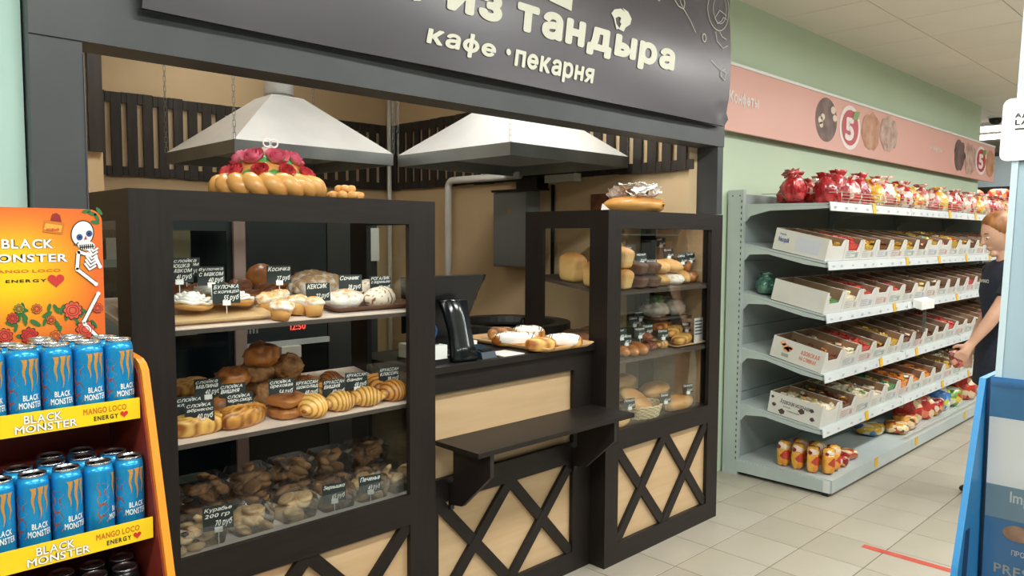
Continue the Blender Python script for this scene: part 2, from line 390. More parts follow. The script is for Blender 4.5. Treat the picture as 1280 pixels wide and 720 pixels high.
# ---- bakery frame: post, short post and lintel
fr=thing('shop_front_frame','charcoal frame of the bakery front, posts and wide lintel below the banner','frame',(.516,2.16,0))
part(fr,'post',MB().box(.459,.573,F+.005,2.222,0,1.975),FRAMEM)
part(fr,'post',MB().box(3.547,3.6,F+.005,2.222,1.625,1.975),FRAMEM)
part(fr,'lintel',MB().box(.459,3.6,F,2.222,1.975,2.3),FRAMEM)
part(fr,'upper_panel',MB().box(.459,3.6,F+.03,2.222,2.3,2.99),FRAMEM)
part(fr,'edge_strip',MB().box(.5735,.5765,F+.002,2.22,0,1.945),mat('edge_strip','#4b4a4b',rough=.4))
# ---- banner with lettering
BY=2.05
def bz(x,z):                                # gentle bulge of the stretched vinyl
    t=(z-2.07)/.9; y=BY-.018*math.sin(PI*min(1,max(0,t*1.6)))+.004*math.sin(x*5+z*4)+.006*math.sin(x*2.1)*math.exp(-t*14)
    k=max(0,1-((x-3.545)**2*20+(z-2.08)**2*40)**.5)         # pucker at the lower right corner
    return y+.012*k*math.sin(14*math.atan2(z-2.075,3.545-x+.01))
ban=thing('sign_banner','dark grey vinyl banner with cream lettering above the bakery','banner',(2.0,2.07,2.075))
BX0,BX1=.7,3.545
def bsurf(u,v):
    x=BX0+(BX1-BX0)*u; z=2.072+.9*v; return (x,bz(x,z),z)
b=MB().grid(bsurf,70,26)
part(ban,'vinyl',b,mat('banner_vinyl','#4d4a4f','#565257',rough=.33,scale=1.2,bump=.03,bscale=4),True)
b=MB()
for i in range(58):
    x0=BX0+(BX1-BX0)*i/58; x1=BX0+(BX1-BX0)*(i+1)/58
    b.add([bsurf(i/58,0),bsurf((i+1)/58,0),(x1,2.09,2.078),(x0,2.09,2.078)],[(0,1,2,3)])
part(ban,'hem',b,mat('banner_hem','#2b292c',rough=.5),True)
CREAM=mat('cream_print','#dcdcc9',rough=.5)
def onban(x,z,d=.004): return (x,bz(x,z)-d,z)
def bantext(body,x0,x1,z0,z1,off,shear,res=4):
    for k in letters(body,off,shear,res):
        b=MB(); b.add(placed(k[0],k[2],lambda u,v:onban(x0+(x1-x0)*u,z0+(z1-z0)*v)),k[1]); part(ban,'letter',b,CREAM)
bantext('тан',2.01,2.40,2.262,2.368,.05,.08)
bantext('дыра',2.405,3.03,2.238,2.362,.05,.08)
bantext('из',1.67,1.93,2.266,2.372,.05,.08)
bantext('кафе',1.59,1.905,2.125,2.207,.035,.1)
bantext('пекарня',2.0,2.465,2.113,2.194,.035,.1)
a=ony(632,66,BY); b=MB(); n=14; b.add([onban(a.x+.012*math.cos(2*PI*i/n),a.z+.012*math.sin(2*PI*i/n)) for i in range(n)],[tuple(range(n))]); part(ban,'dot',b,CREAM)
def banpoly(pts,name): b=MB(); b.add([onban(*(lambda p:(p.x,p.z))(ony(u,v,BY))) for u,v in pts],[tuple(range(len(pts)))[::-1]]); return part(ban,name,b,CREAM)
banpoly([(683,2),(680,-8),(712,-2),(710,15)],'emblem_brim'); banpoly([(508,-2),(512,3),(520,3),(524,-3),(516,-9)],'ornament')
banpoly([(762,24),(759,18),(763,13),(771,12),(776,16),(773,11),(780,16),(784,25),(782,32),(776,36),(774,41),(768,38),(771,31),(769,29),(771,24),(768,22),(764,24),(765,31),(769,37),(765,38)],'smoke_curl')
def banline(pts,w,name,close=False):
    P=[ony(u,v,BY) for u,v in pts]; b=ribbon([onban(p.x,p.z,.005) for p in P],w,close); return part(ban,name,b,mat('ornament_grey','#b9b8ac',rough=.6),True)
def ovalpts(c,rx,ry,n=26,rot=0): return [(c[0]+rx*math.cos(2*PI*i/n)*math.cos(rot)-ry*math.sin(2*PI*i/n)*math.sin(rot),c[1]+rx*math.cos(2*PI*i/n)*math.sin(rot)+ry*math.sin(2*PI*i/n)*math.cos(rot)) for i in range(n)]
banline(ovalpts((897,13),13,26),.0022,'pretzel_outline',True); banline(ovalpts((899,12),8,18),.0018,'pretzel_outline',True)
banline([(907,20),(899,13),(892,23),(895,30),(900,27),(903,22),(907,25)],.0022,'pretzel_outline'); banline([(892,40),(893,52),(900,61),(906,58)],.0022,'pretzel_outline'); banline([(897,40),(900,47),(905,50)],.002,'pretzel_outline')
banline([(866,41),(861,28),(853,12)],.002,'wheat_stem'); banline([(842,0),(846,8),(853,12),(855,4),(853,-6)],.003,'wheat_ear'); banline([(848,-4),(850,5),(853,11)],.002,'wheat_ear')
banline([(885,76),(892,84),(898,89),(903,87)],.002,'wheat_stem'); banline([(898,89),(897,95),(902,101),(904,92),(899,89)],.003,'wheat_ear')
banline(ovalpts((877,48),2.2,5),.003,'seed',True); banline([(818,-1),(821,2),(824,-2)],.003,'seed')
# ---- pink wall sign over the sweets
SGY=2.43
sg=thing('wall_sign','long pink aisle sign with food pictures, fixed to the green wall','sign',(7,SGY,2.16))
PINK=mat('pink_sign_face','#e2aa9c','#e8b3a6',rough=.45,scale=.5)
def sgp(u,v): return ony(u,v,SGY)
sx0,sx1=3.9,ony(1243,200,SGY).x; sz1=sgp(905,78).z; sz0=sgp(902,161).z
part(sg,'board',MB().box(sx0,sx1,SGY,SGY+.02,sz0,sz1),PINK)
part(sg,'back_batten',MB().box(sx0,9.8,SGY+.02,WALLY,sz1-.14,sz1-.1),WHITE)
part(sg,'top_profile',MB().box(sx0,sx1,SGY-.006,SGY+.022,sz1,sz1+.018),WHITE)
def sgoval(u0,v0,u1,v1,name,m,d=.002,n=28):
    a=sgp(u0,v0); c=sgp(u1,v1); cx,cz=(a.x+c.x)/2,(a.z+c.z)/2; rx,rz=abs(c.x-a.x)/2,abs(c.z-a.z)/2
    b=MB(); b.add([(cx+rx*math.cos(2*PI*i/n),SGY-d,cz+rz*math.sin(2*PI*i/n)) for i in range(n)],[tuple(range(n))]); part(sg,name,b,m); return cx,cz,rx,rz
CHOC=mat('chocolate_print','#5d463f','#83685f',rough=.5,scale=9); NUT=mat('nut_print','#b97e58','#cfa184',rough=.5,scale=10); MIXP=mat('sweets_print','#a97f74','#d2b8a6',rough=.5,scale=12)
PRED=mat('logo_red','#c2434c',rough=.45); PWH=mat('logo_white','#f4e6e0',rough=.45); PGR=mat('logo_leaf','#7ea05a',rough=.45); PCR=mat('print_cream','#e6d4c0',rough=.5)
sgoval(1020,118,1045,180,'chocolate_picture',CHOC)
for u,v,s in ((1025,150,4),(1028,146,3.5),(1041,138,4),(1043,148,3.5),(1026,156,3)): sgoval(u-s*.7,v-s*1.4,u+s*.7,v+s*1.4,'nut_picture',PCR,.004)
def logo(u0,v0,u1,v1):
    cx,cz,rx,rz=sgoval(u0,v0,u1,v1,'logo_border',PWH,.002); k=.8
    n=28; b=MB(); b.add([(cx+rx*k*math.cos(2*PI*i/n),SGY-.004,cz+rz*k*math.sin(2*PI*i/n)) for i in range(n)],[tuple(range(n))]); part(sg,'logo_disc',b,PRED)
    b=MB(); text2d(b,'5',lambda u,v:(cx-rx*.5+rx*.85*u,SGY-.006,cz-rz*.6+rz*1.05*v),.05); part(sg,'logo_figure',b,PWH)
    b=MB(); b.add([(cx+rx*.15,SGY-.007,cz+rz*.38),(cx+rx*.3,SGY-.007,cz+rz*.78),(cx+rx*.85,SGY-.007,cz+rz*.82),(cx+rx*.7,SGY-.007,cz+rz*.45)],[(0,1,2,3)]); part(sg,'logo_leaf',b,PGR)
logo(1050,128,1074,190)
def blobpic(u0,v0,u1,v1,name,m,seed):
    a=sgp(u0,v0); c=sgp(u1,v1); cx,cz=(a.x+c.x)/2,(a.z+c.z)/2; rx,rz=abs(c.x-a.x)/2,abs(c.z-a.z)/2; n=40
    b=MB(); b.add([(cx+rx*math.cos(q)*(1+.28*nz((math.cos(q)*2.5,math.sin(q)*2.5,0),1,seed)),SGY-.003,cz+rz*math.sin(q)*(1+.22*nz((math.cos(q)*3,math.sin(q)*3,1),1,seed))) for q in [2*PI*i/n for i in range(n)]],[tuple(range(n))]); part(sg,name,b,m)
blobpic(1078,138,1099,190,'biscuit_picture',NUT,2); blobpic(1101,143,1120,193,'sweets_picture',MIXP,5)
blobpic(1193,172,1205,215,'chocolate_picture',CHOC,8); blobpic(1206,177,1219,219,'sweets_picture',MIXP,9); logo(1220,181,1232,220); blobpic(1233,186,1242,222,'biscuit_picture',NUT,12)
b=MB(); a=sgp(911,131); c=sgp(948,121); zt=sgp(911,111).z; text2d(b,'Конфеты',lambda u,v:(a.x+(c.x-a.x)*u,SGY-.003,a.z+(zt-a.z)*v),.03); part(sg,'lettering',b,PWH)
b=MB(); a=sgp(1163,189); c=sgp(1177,184); zt=sgp(1163,181).z; text2d(b,'Конфеты',lambda u,v:(a.x+(c.x-a.x)*u,SGY-.003,a.z+(zt-a.z)*v),.03); part(sg,'lettering',b,PWH)
# ---- lamps (fixtures of the lights set at the top), dome camera
LAMPM=mat('lamp_tube','#ffffff',emit='#fffdf2',estr=6); LAMPB=mat('lamp_body','#e8e8e2',rough=.5)
def lamp(x,y,sx,sy,z,label,group,name='ceiling_lamp'):
    t=thing(name,label,'lamp',(x,y,z),0,group)
    part(t,'lamp_body',MB().box(x-sx/2,x+sx/2,y-sy/2,y+sy/2,z-.05,z),LAMPB)
    for s in (-1,1): part(t,'tube',MB().tube([(x-sx/2+.03,y+s*sy*.22,z-.065),(x+sx/2-.03,y+s*sy*.22,z-.065)],.014,8),LAMPM,True)
for x,y in SHOP_LAMPS: lamp(x,y,1.24,.3,CEIL-.006,'fluorescent ceiling lamp over the shop aisle, out of frame','aisle lamps')
for (x,y),l in zip(FAR_LAMPS,('bright ceiling lamp beyond the green wall, the nearer one','bright ceiling lamp beyond the green wall, the farther one')): 
    t=thing('ceiling_lamp',l,'lamp',(x,y,CEIL-.006))
    part(t,'lamp_body',MB().box(x-.2,x+.2,y-.6,y+.6,CEIL-.05,CEIL-.006),LAMPB); part(t,'diffuser',MB().box(x-.17,x+.17,y-.58,y+.58,CEIL-.08,CEIL-.05),LAMPM)
for x,y in KIOSK_LAMPS: lamp(x,y,.7,.2,2.93,'ceiling lamp inside the bakery, hidden above the lintel','bakery lamps')
dm=thing('dome_camera','small dark dome camera on the ceiling past the green wall','camera',(10.75,2.58,CEIL-.006))
part(dm,'base',MB().lathe([(.09,CEIL-.03),(.09,CEIL-.006)],18,(10.75,2.58,0)),WHITE); part(dm,'dome',MB().lathe([(.001,CEIL-.11),(.04,CEIL-.1),(.065,CEIL-.075),(.075,CEIL-.03)],18,(10.75,2.58,0)),BLACK,True)

# ================================================================== BAKERY CABINETS AND COUNTER
def lattice(root,x0,x1,z0,z1,y,panel_y):
    """two crossed pairs of braces over a pale panel"""
    part(root,'panel',MB().box(x0-.02,x1+.02,panel_y,panel_y+.012,z0-.02,z1+.02),OAK)
    w_=.031; n=2; dx=(x1-x0)/n
    for i in range(n):
        a,c=x0+i*dx,x0+(i+1)*dx
        part(root,'brace',MB().prism([(a-w_,z0-.004),(a+w_,z0-.004),(c+w_,z1+.004),(c-w_,z1+.004)],y+.004,y+.02),WENGE)
        part(root,'brace',MB().prism([(c-w_,z0-.004),(c+w_,z0-.004),(a+w_,z1+.004),(a-w_,z1+.004)],y+.006,y+.02),WENGE)
TILT=.132
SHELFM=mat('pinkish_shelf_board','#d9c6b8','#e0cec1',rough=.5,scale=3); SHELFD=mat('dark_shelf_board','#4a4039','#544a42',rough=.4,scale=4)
def cabinet(name,label,X0,X1,zt,st,shelves,zb,lat,sm,sidepane):
    Y0,Y1=F,2.607
    t=thing(name,label,'display cabinet',((X0+X1)/2,(Y0+Y1)/2,0))
    s=st; T=.02
    P=lambda n,b_,m_=WENGE,**k: part(t,n,b_,m_,**k)
    # front frame
    P('stile',MB().box(X0,X0+s[0],Y0,Y0+T,0,zt)); P('stile',MB().box(X1-s[1],X1,Y0,Y0+T,0,zt))
    P('rail',MB().box(X0+s[0],X1-s[1],Y0,Y0+T,zt-.08,zt),WENGE_H); P('rail',MB().box(X0+s[0],X1-s[1],Y0,Y0+T,lat[1],zb),WENGE_H); P('rail',MB().box(X0+s[0],X1-s[1],Y0,Y0+T,0,lat[0]),WENGE_H)
    lattice(t,X0+s[0],X1-s[1],lat[0],lat[1],Y0,Y0+.022)
    # sides: stiles and rails, solid below the glass
    for xa,xb in ((X0,X0+T),(X1-T,X1)):
        P('side_stile',MB().box(xa,xb,Y0+T,Y0+.105,0,zt)); P('side_stile',MB().box(xa,xb,Y1-.115,Y1,0,zt))
        P('side_rail',MB().box(xa,xb,Y0+.105,Y1-.115,zt-.08,zt)); P('side_panel',MB().box(xa,xb,Y0+.105,Y1-.115,0,zb-.02))
    P('top',MB().box(X0+T,X1-T,Y0+T,Y1,zt-.02,zt),WENGE_H)
    P('back_rail',MB().box(X0+T,X1-T,Y1-.02,Y1,zb-.12,zb-.02)); P('bottom',MB().box(X0+T,X1-T,Y0+T+.02,Y1-.02,zb-.035,zb-.012),sm)
    # tilted shelves
    for z in shelves:
        y0,y1=Y0+.03,Y1-.02
        def zz(y): return z+(y-2.13)*TILT
        b=MB().prism([(y0,zz(y0)-.014),(y1,zz(y1)-.014),(y1,zz(y1)),(y0,zz(y0))],X0+T+.002,X1-T-.002,'x'); P('shelf',b,sm)
        P('shelf_edge',MB().box(X0+T+.002,X1-T-.002,y0-.004,y0,zz(y0)-.016,zz(y0)-.003),SHELFD)
    # glass
    g_=.004
    P('glass_pane',MB().box(X0+s[0]-.01,X1-s[1]+.01,Y0+T+.001,Y0+T+.001+g_,zb-.01,zt-.07),GLASS)
    if sidepane:
        for xa in ((X0+T+.001,X1-T-.001-g_) if X0<2 else (X0+T+.001,)): P('glass_pane',MB().box(xa,xa+g_,Y0+.1,Y1-.11,zb-.03,zt-.075),GLASS)
    P('added_light_strip',MB().box(X0+.12,X1-.12,Y0+.045,Y0+.06,zt-.032,zt-.022),WHITE)  # unseen strip and area light, added to brighten the goods on the shelves
    area('cabinet_fill_light',((X0+X1)/2,Y0+.055,zt-.034),X1-X0-.26,.012,CAB_FILL_W,(1,.95,.87))
    if X0>2: P('side_board',MB().box(X1-T-.008,X1-T-.001,Y0+.1,Y1-.11,zb-.03,zt-.075),OAK)
    return t
LX0,LX1=.667,1.672; RX0,RX1=2.642,3.603; CT=1.622
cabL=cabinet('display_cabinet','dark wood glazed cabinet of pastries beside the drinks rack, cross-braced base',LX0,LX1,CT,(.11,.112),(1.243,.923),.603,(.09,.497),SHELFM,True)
part(cabL,'front_guard',MB().box(LX0+.115,LX1-.115,F+.036,F+.038,.595,.665),CLEARF)
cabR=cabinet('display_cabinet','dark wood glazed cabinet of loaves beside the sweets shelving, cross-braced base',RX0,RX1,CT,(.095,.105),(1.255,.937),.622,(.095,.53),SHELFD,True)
ZB_L=.591; ZB_R=.61
# ---- counter between the cabinets
CYF=2.19; X0,X1=1.675,2.639
ct=thing('counter','dark and pale wood serving counter between the two glazed cabinets','counter',((X0+X1)/2,2.4,0))
part(ct,'worktop',MB().box(X0,X1,2.16,2.64,.995,1.02),WENGE_H)
part(ct,'rail',MB().box(X0,X1,CYF-.012,CYF+.01,.917,.995),WENGE_H)
part(ct,'upper_panel',MB().box(X0,2.52,CYF+.012,CYF+.024,.58,.925),OAK)
part(ct,'rail',MB().box(X0,2.52,CYF-.01,CYF+.01,.5,.592),WENGE_H); part(ct,'rail',MB().box(X0,2.52,CYF-.01,CYF+.01,0,.09),WENGE_H)
part(ct,'stile',MB().box(2.52,X1,CYF-.01,CYF+.01,0,.917),WENGE); part(ct,'stile',MB().box(X0,X0+.08,CYF-.009,CYF+.01,.09,.5),WENGE)
lattice(ct,X0+.08,2.52,.09,.5,CYF-.01,CYF+.012)
part(ct,'back_panel',MB().box(X0,X1,2.62,2.64,0,.995),OAK)
# bag shelf on two brackets
bs=thing('bag_shelf','dark wood ledge on angled brackets fixed low on the counter front','shelf',(2.18,2.06,.5))
part(bs,'board',MB().box(1.735,2.637,1.935,2.088,.728,.746).box(1.735,2.637,2.088,CYF-.013,.728,.746),WENGE_H)
for x in (1.80,2.51):
    b=MB().prism([(2.165,.728),(1.945,.728),(1.945,.645),(2.10,.5),(2.165,.49),(2.165,.57),(2.15,.585),(2.15,.70),(2.165,.715)],x,x+.018,'x'); part(bs,'bracket',b,mat('black_bracket','#1b1817','#211d1b',rough=.45,scale=6))
    part(bs,'bracket_cleat',MB().box(x,x+.018,2.165,CYF-.012,.47,.57),MATS['black_bracket'])

# ================================================================== INSIDE THE BAKERY
def hood(label,x0,x1,y0,y1,z,duct,plate):
    t=thing('extractor_hood',label,'hood',((x0+x1)/2,(y0+y1)/2,z),0,'extractor hoods')
    r=.062; cx,cy=(x0+x1)/2,(y0+y1)/2; h=plate; pr=.095
    c=[(x0,y0),(x1,y0),(x1,y1),(x0,y1)]; p=[(cx-pr,cy-pr),(cx+pr,cy-pr),(cx+pr,cy+pr),(cx-pr,cy+pr)]
    b=MB(); b.add([(a,e,z) for a,e in c]+[(a,e,z+r) for a,e in c],[(0,1,5,4),(1,2,6,5),(2,3,7,6),(3,0,4,7)])
    i_=.012; q=[(x0+i_,y0+i_),(x1-i_,y0+i_),(x1-i_,y1-i_),(x0+i_,y1-i_)]
    b.add([(a,e,z) for a,e in c]+[(a,e,z) for a,e in q]+[(a,e,z+.03) for a,e in q],[(0,4,5,1),(1,5,6,2),(2,6,7,3),(3,7,4,0),(4,8,9,5),(5,9,10,6),(6,10,11,7),(7,11,8,4)]); part(t,'rim',b,STEELD)
    for i in range(4):
        j=(i+1)%4; b=MB(); b.add([(*c[i],z+r),(*c[j],z+r),(*p[j],h),(*p[i],h)],[(0,1,2,3)]); part(t,'sheet',b,STEEL)
    part(t,'plate',MB().box(cx-pr,cx+pr,cy-pr,cy+pr,h-.002,h+.004),STEEL)
    b=MB().lathe([(.074,h),(.074,2.93)],24,(cx,cy,0)); part(t,'duct',b,STEEL,True)
    part(t,'duct_collar',MB().lathe([(.08,h),(.08,h+.02),(.076,h+.02)],24,(cx,cy,0)),STEELD,True)
    lk=[]
    for k,(a,e) in enumerate(c):
        b=MB(); zz=z+r; m=0
        ch=MB()
        while zz<2.92:
            m+=1; w2=.006
            if m%2: ch.tube([(a-w2,e,zz),(a-w2,e,zz+.03),(a+w2,e,zz+.03),(a+w2,e,zz)],.0014,4,close=True)
            else: ch.tube([(a,e-w2,zz),(a,e-w2,zz+.03),(a,e+w2,zz+.03),(a,e+w2,zz)],.0014,4,close=True)
            zz+=.027
        part(t,'chain',ch,STEELD,kind='stuff')
    return t
HZ=1.885
hood('galvanised extractor hood at the back left of the bakery with its round duct showing',1.56,2.45,3.43,4.27,HZ,True,2.235)
hood('galvanised extractor hood nearest the loaf cabinet, its top hidden by the lintel',2.51,3.42,2.58,3.47,HZ,False,2.235)
# electrical box, conduit, pole on the bakery wall
eb=thing('electrical_box','grey electrical cabinet mounted on the beige bakery wall','electrical box',(KX-.08,3.45,1.31))
GREYB=mat('grey_enamel','#8f989c','#989fa3',rough=.4,scale=3)
part(eb,'body',MB().box(KX-.1,KX-.001,3.30,3.615,1.31,1.785),GREYB); part(eb,'door',MB().box(KX-.112,KX-.1,3.31,3.605,1.32,1.775),GREYB)
b=MB(); b.add([(KX-.1135,3.44,1.66),(KX-.1135,3.475,1.66),(KX-.1135,3.4575,1.69)],[(0,1,2)]); part(eb,'warning_triangle',b,mat('warning_yellow','#c9b04a',rough=.5))
part(eb,'cable_gland',MB().box(KX-.11,KX-.01,3.22,3.40,1.80,1.86),BLACK); part(eb,'gland_plate',MB().box(KX-.12,KX-.02,3.20,3.62,1.787,1.80),BLACK)
cd=MB(); ys=4.13; pth=[(KX-.056,ys,.0),(KX-.056,ys,1.84)]+[(KX-.056,ys-.05*math.sin(q)*0-.05*(1-math.cos(q)),1.84+.05*math.sin(q)) for q in (.4,.8,1.2,1.57)]+[(KX-.056,3.42,1.89)]
cd.tube(pth,.024,10); single('cable_conduit','white plastic conduit bent down the beige bakery wall','pipe',cd,WHITE,smooth=True)
pl=MB().tube([(KX-.05,4.84,.0),(KX-.05,4.84,2.92)],.016,10); single('white_pole','thin white upright pole in the far bakery corner','pole',pl,WHITE,smooth=True)
tr=thing('cable_trunking','short white trunking length high on the wall beside the electrical box','trunking',(KX-.04,3.0,1.83))
part(tr,'channel',MB().box(KX-.075,KX-.026,2.95,3.19,1.83,1.875),mat('trunking_grey','#cfd2ce',rough=.5)); part(tr,'end_cap',MB().box(KX-.078,KX-.026,2.94,2.95,1.828,1.877),WHITE)
single('flue_panel','dark narrow cable drop beside the electrical box','cable',MB().tube([(KX-.02,3.17,1.82),(KX-.02,3.17,1.25)],.012,8),BLACK,smooth=True)
# framed picture on right wall
pc=thing('wall_picture','small brown picture on the bakery wall behind the white-flowered loaf','picture',(KX-.01,2.85,1.68))
q0=onx(739,244,KX-.01); q1=onx(765,262,KX-.01)
part(pc,'print',MB().box(KX-.012,KX-.004,min(q0.y,q1.y)-.02,q0.y,q1.z-.06,q0.z),mat('brown_picture','#6b3d2b','#a06a4c',rough=.5,scale=14)); part(pc,'backing',MB().box(KX-.004,KX-.0005,min(q0.y,q1.y)-.025,q0.y+.005,q1.z-.065,q0.z+.005),mat('picture_back','#4c3328',rough=.6))
# tandoor oven with a black rim under the front hood
td=thing('tandoor_oven','round black-rimmed tandoor oven behind the counter','oven',(2.93,3.02,0))
part(td,'drum',MB().lathe([(.31,0),(.34,.3),(.34,.9),(.33,.985)],36,(2.93,3.02,0)),mat('tandoor_steel','#4b4a47','#5a5853',rough=.5,scale=4,metal=.4),True)
part(td,'rim',MB().lathe([(.33,.985),(.345,.985),(.345,1.035),(.27,1.035),(.26,1.0),(.26,.9)],36,(2.93,3.02,0)),mat('tandoor_rim','#22221f','#2e2d29',rough=.45,scale=8))
part(td,'handle',MB().tube([(2.80+.14*math.sin(q)*0+.07*math.cos(q),2.78+.05*math.cos(q),1.03+.05*math.sin(q)) for q in [PI*i/10 for i in range(11)]],.005,6),BLACK,True)
# oven tower and refrigerated case seen through the left cabinet
OVTRIM=mat('oven_trim','#a9adaa',rough=.35); PAPER0=mat('paper_stack','#b9b5aa',rough=.8)
OVX0,OVX1,OVY=1.45,1.955,3.3
ov=thing('oven_tower','dark built-in oven with glowing red clock behind the pastry cabinet','oven',(1.67,3.55,0))
DK=mat('oven_black','#1e2324','#262c2c',rough=.25,scale=3); DKG=mat('oven_glass','#0f1415',rough=.08)
part(ov,'body',MB().box(OVX0,OVX1,OVY,3.85,0,1.62),DK)
part(ov,'control_panel',MB().box(OVX0+.01,OVX1-.01,OVY-.012,OVY,1.01,1.135),DK); part(ov,'door',MB().box(OVX0+.01,OVX1-.01,OVY-.015,OVY,.42,1.0),DKG)
part(ov,'door_handle',MB().box(OVX0+.005,OVX1-.005,OVY-.03,OVY-.015,.985,1.01),OVTRIM); part(ov,'door_trim',MB().box(OVX0+.005,OVX0+.025,OVY-.03,OVY-.015,.42,.985),OVTRIM); part(ov,'stacked_papers',MB().box(1.68,1.78,OVY-.06,OVY-.031,.93,.985),PAPER0)
b=MB(); text2d(b,'12:50',rect_fn((1.75,OVY-.0135,1.055),(1.83,OVY-.0135,1.055),(1.75,OVY-.0135,1.085)),.02); part(ov,'clock',b,mat('clock_red','#e0574a',emit='#ff4a3a',estr=1.2))
b=MB(); text2d(b,'lili',rect_fn((1.53,OVY-.0135,1.055),(1.59,OVY-.0135,1.055),(1.53,OVY-.0135,1.08)),.01); part(ov,'symbols',b,STEELD)
rf=thing('glass_fridge','dark glass-fronted refrigerator behind the left end of the pastry cabinet','refrigerator',(1.05,3.3,0))
part(rf,'case',MB().box(.66,1.44,3.1,3.58,0,1.6),mat('fridge_dark','#2a3233','#303839',rough=.35,scale=3))
part(rf,'door_glass',MB().box(.70,1.36,3.085,3.1,.15,1.52),DKG); part(rf,'door_post',MB().box(1.385,1.435,3.07,3.085,.1,1.56),mat('fridge_post','#9a837a',rough=.5))
for z in (.5,.8,1.1,1.38): part(rf,'shelf_strip',MB().box(.71,1.23,3.078,3.085,z,z+.03),mat('fridge_strip','#5e6b66',rough=.4))
for i,(x,z,wd,hh,c) in enumerate(((.75,1.41,.12,.1,'#6d7a5a'),(.9,1.41,.16,.08,'#8a8f88'),(1.08,1.41,.13,.11,'#5f5a3c'),(.76,1.13,.2,.09,'#77807c'),(1.0,1.13,.2,.12,'#6a6a42'),(.78,.83,.15,.1,'#7f867f'),(1.0,.83,.16,.1,'#54625a'))):
    part(rf,'stored_pack',MB().box(x,x+wd,3.079,3.085,z,z+hh),mat('fridge_pack_%d'%i,c,rough=.5))
cb=thing('dark_cupboard','tall black cupboard with a white paper notice behind the pastry cabinet','cupboard',(2.1,3.55,0))
part(cb,'body',MB().box(1.962,2.26,3.32,3.85,0,1.62),mat('cupboard_black','#20221f','#2a2b27',rough=.5,scale=3)); part(cb,'door',MB().box(1.964,2.255,3.305,3.32,.1,1.6),MATS['cupboard_black'])
a=ony(459,285,3.3); c=ony(474,326,3.3); part(cb,'notice',MB().box(a.x,c.x,3.301,3.3045,c.z,a.z),mat('paper_grey','#d5d3cb',rough=.7))
# pale board resting on the fridge
bd=thing('pale_board','pale wooden board lying on the refrigerator top','board',(1.05,3.3,1.6))
part(bd,'board',MB().box(.8,1.3,3.1,3.5,1.602,1.622),OAK); part(bd,'edge_strip',MB().box(.8,1.3,3.09,3.1,1.602,1.624),STEELD)

# ================================================================== BAKED GOODS
GOLD=mat('golden_pastry','#7a3a12','#e0a04a',rough=.38,scale=40,tone=.35,lo=.1,hi=.85,coat=.15,bump=.2,bscale=60)
PALEG=mat('pale_golden_pastry','#9c5518','#ecbc66',rough=.4,scale=40,tone=.3,lo=.1,hi=.8,coat=.15,bump=.15,bscale=60)
BROWN=mat('brown_glazed_bun','#572810','#c07a3c',rough=.38,scale=26,tone=.9,lo=.1,hi=.9,coat=.25,bump=.15,bscale=40)
TAN=mat('tan_bread_crust','#a9702f','#d9ac6d',rough=.55,scale=16,tone=.4,lo=.1,hi=.9,bump=.15,bscale=50)
LOAFM=mat('wheat_loaf','#a8661f','#e3b878',rough=.55,scale=12,tone=.3,lo=.05,hi=.9,bump=.12,bscale=50)
RYE=mat('rye_loaf','#3f2619','#6a442f',rough=.6,scale=16,tone=.3,lo=.1,hi=.9,bump=.2,bscale=50)
SUGAR=mat('powdered_sugar','#c09a70','#f3ece2',rough=.9,scale=48,tone=1.2,lo=.3,hi=.62,bump=.3,bscale=80)
ICING=mat('white_icing','#e9e6de','#f6f3ec',rough=.35,scale=20)
NUTTY=mat('nut_topping','#6d4526','#bd8c5a',rough=.65,scale=45,tone=1.1,lo=.2,hi=.8,bump=.5,bscale=90)
STRIPE=mat('sugared_roll','#8a5232','#ecdcc8',rough=.7,scale=50,tone=.25,lo=.15,hi=.6)
CUPM=mat('muffin_base','#c68a45','#e2b06a',rough=.6,scale=30,tone=.3,lo=.1,hi=.9)
COOKIE=mat('shortbread','#c0925c','#e8cc9e',rough=.75,scale=30,tone=.5,lo=.2,hi=.8,bump=.3,bscale=70)
COOKIED=mat('dark_biscuit','#85593a','#b58a5c',rough=.75,scale=30,tone=.5,lo=.2,hi=.8,bump=.3,bscale=70)

def m_croissant(L=.13,R=.035,bend=.9,ridges=6,seed=0,n=42):
    mb=MB(); path=[];rad=[];tn=[]
    for i in range(n+1):
        t=i/n; a=(t-.5)*bend
        rr=L/max(bend,.01)
        x=rr*math.sin(a); y=rr*(1-math.cos(a))
        env=max(.16,math.sin(PI*min(.985,max(.015,t)))**.9)
        s=(t*ridges+.0)%1.0
        r=R*env*(.93+.1*math.sin(PI*s)**.7)*(1+.05*nz((t*9,seed,0)))
        path.append((x,-y,0)); rad.append(r); tn.append((.34 if s<.2 else .5+.35*math.sin(PI*s))+.12*math.sin(t*5+seed)-.35*abs(t-.5)**1.5*2)
    mb.tube(path,rad,12,tones=tn,flat=.82)
    zmin=min(v[2] for v in mb.v); k=R*.62
    mb.v=[(x,y,max(z,-k)+k) for x,y,z in mb.v]; return mb
def m_puff(L=.15,W=.075,H=.045,rid=8,seed=0,skew=.35):
    mb=MB()
    def fn(u): return 1+.05*math.sin((u.x*rid+u.y*rid*skew*2)*2.4+seed)*max(0,u.z+.3)+.03*nz(u,3,seed)
    def tone(u): return .1+.75*(.5+.5*math.sin((u.x*rid+u.y*rid*skew*2)*2.4+seed))**.6-.1*u.z+.35*nz(u,1.5,seed)-.3*abs(u.x)**4
    mb.ell((0,0,H*.5),(L/2,W/2,H*.62),48,16,fn,tone,.72); mb.v=[(x,y,max(z,0)) for x,y,z in mb.v]; return mb
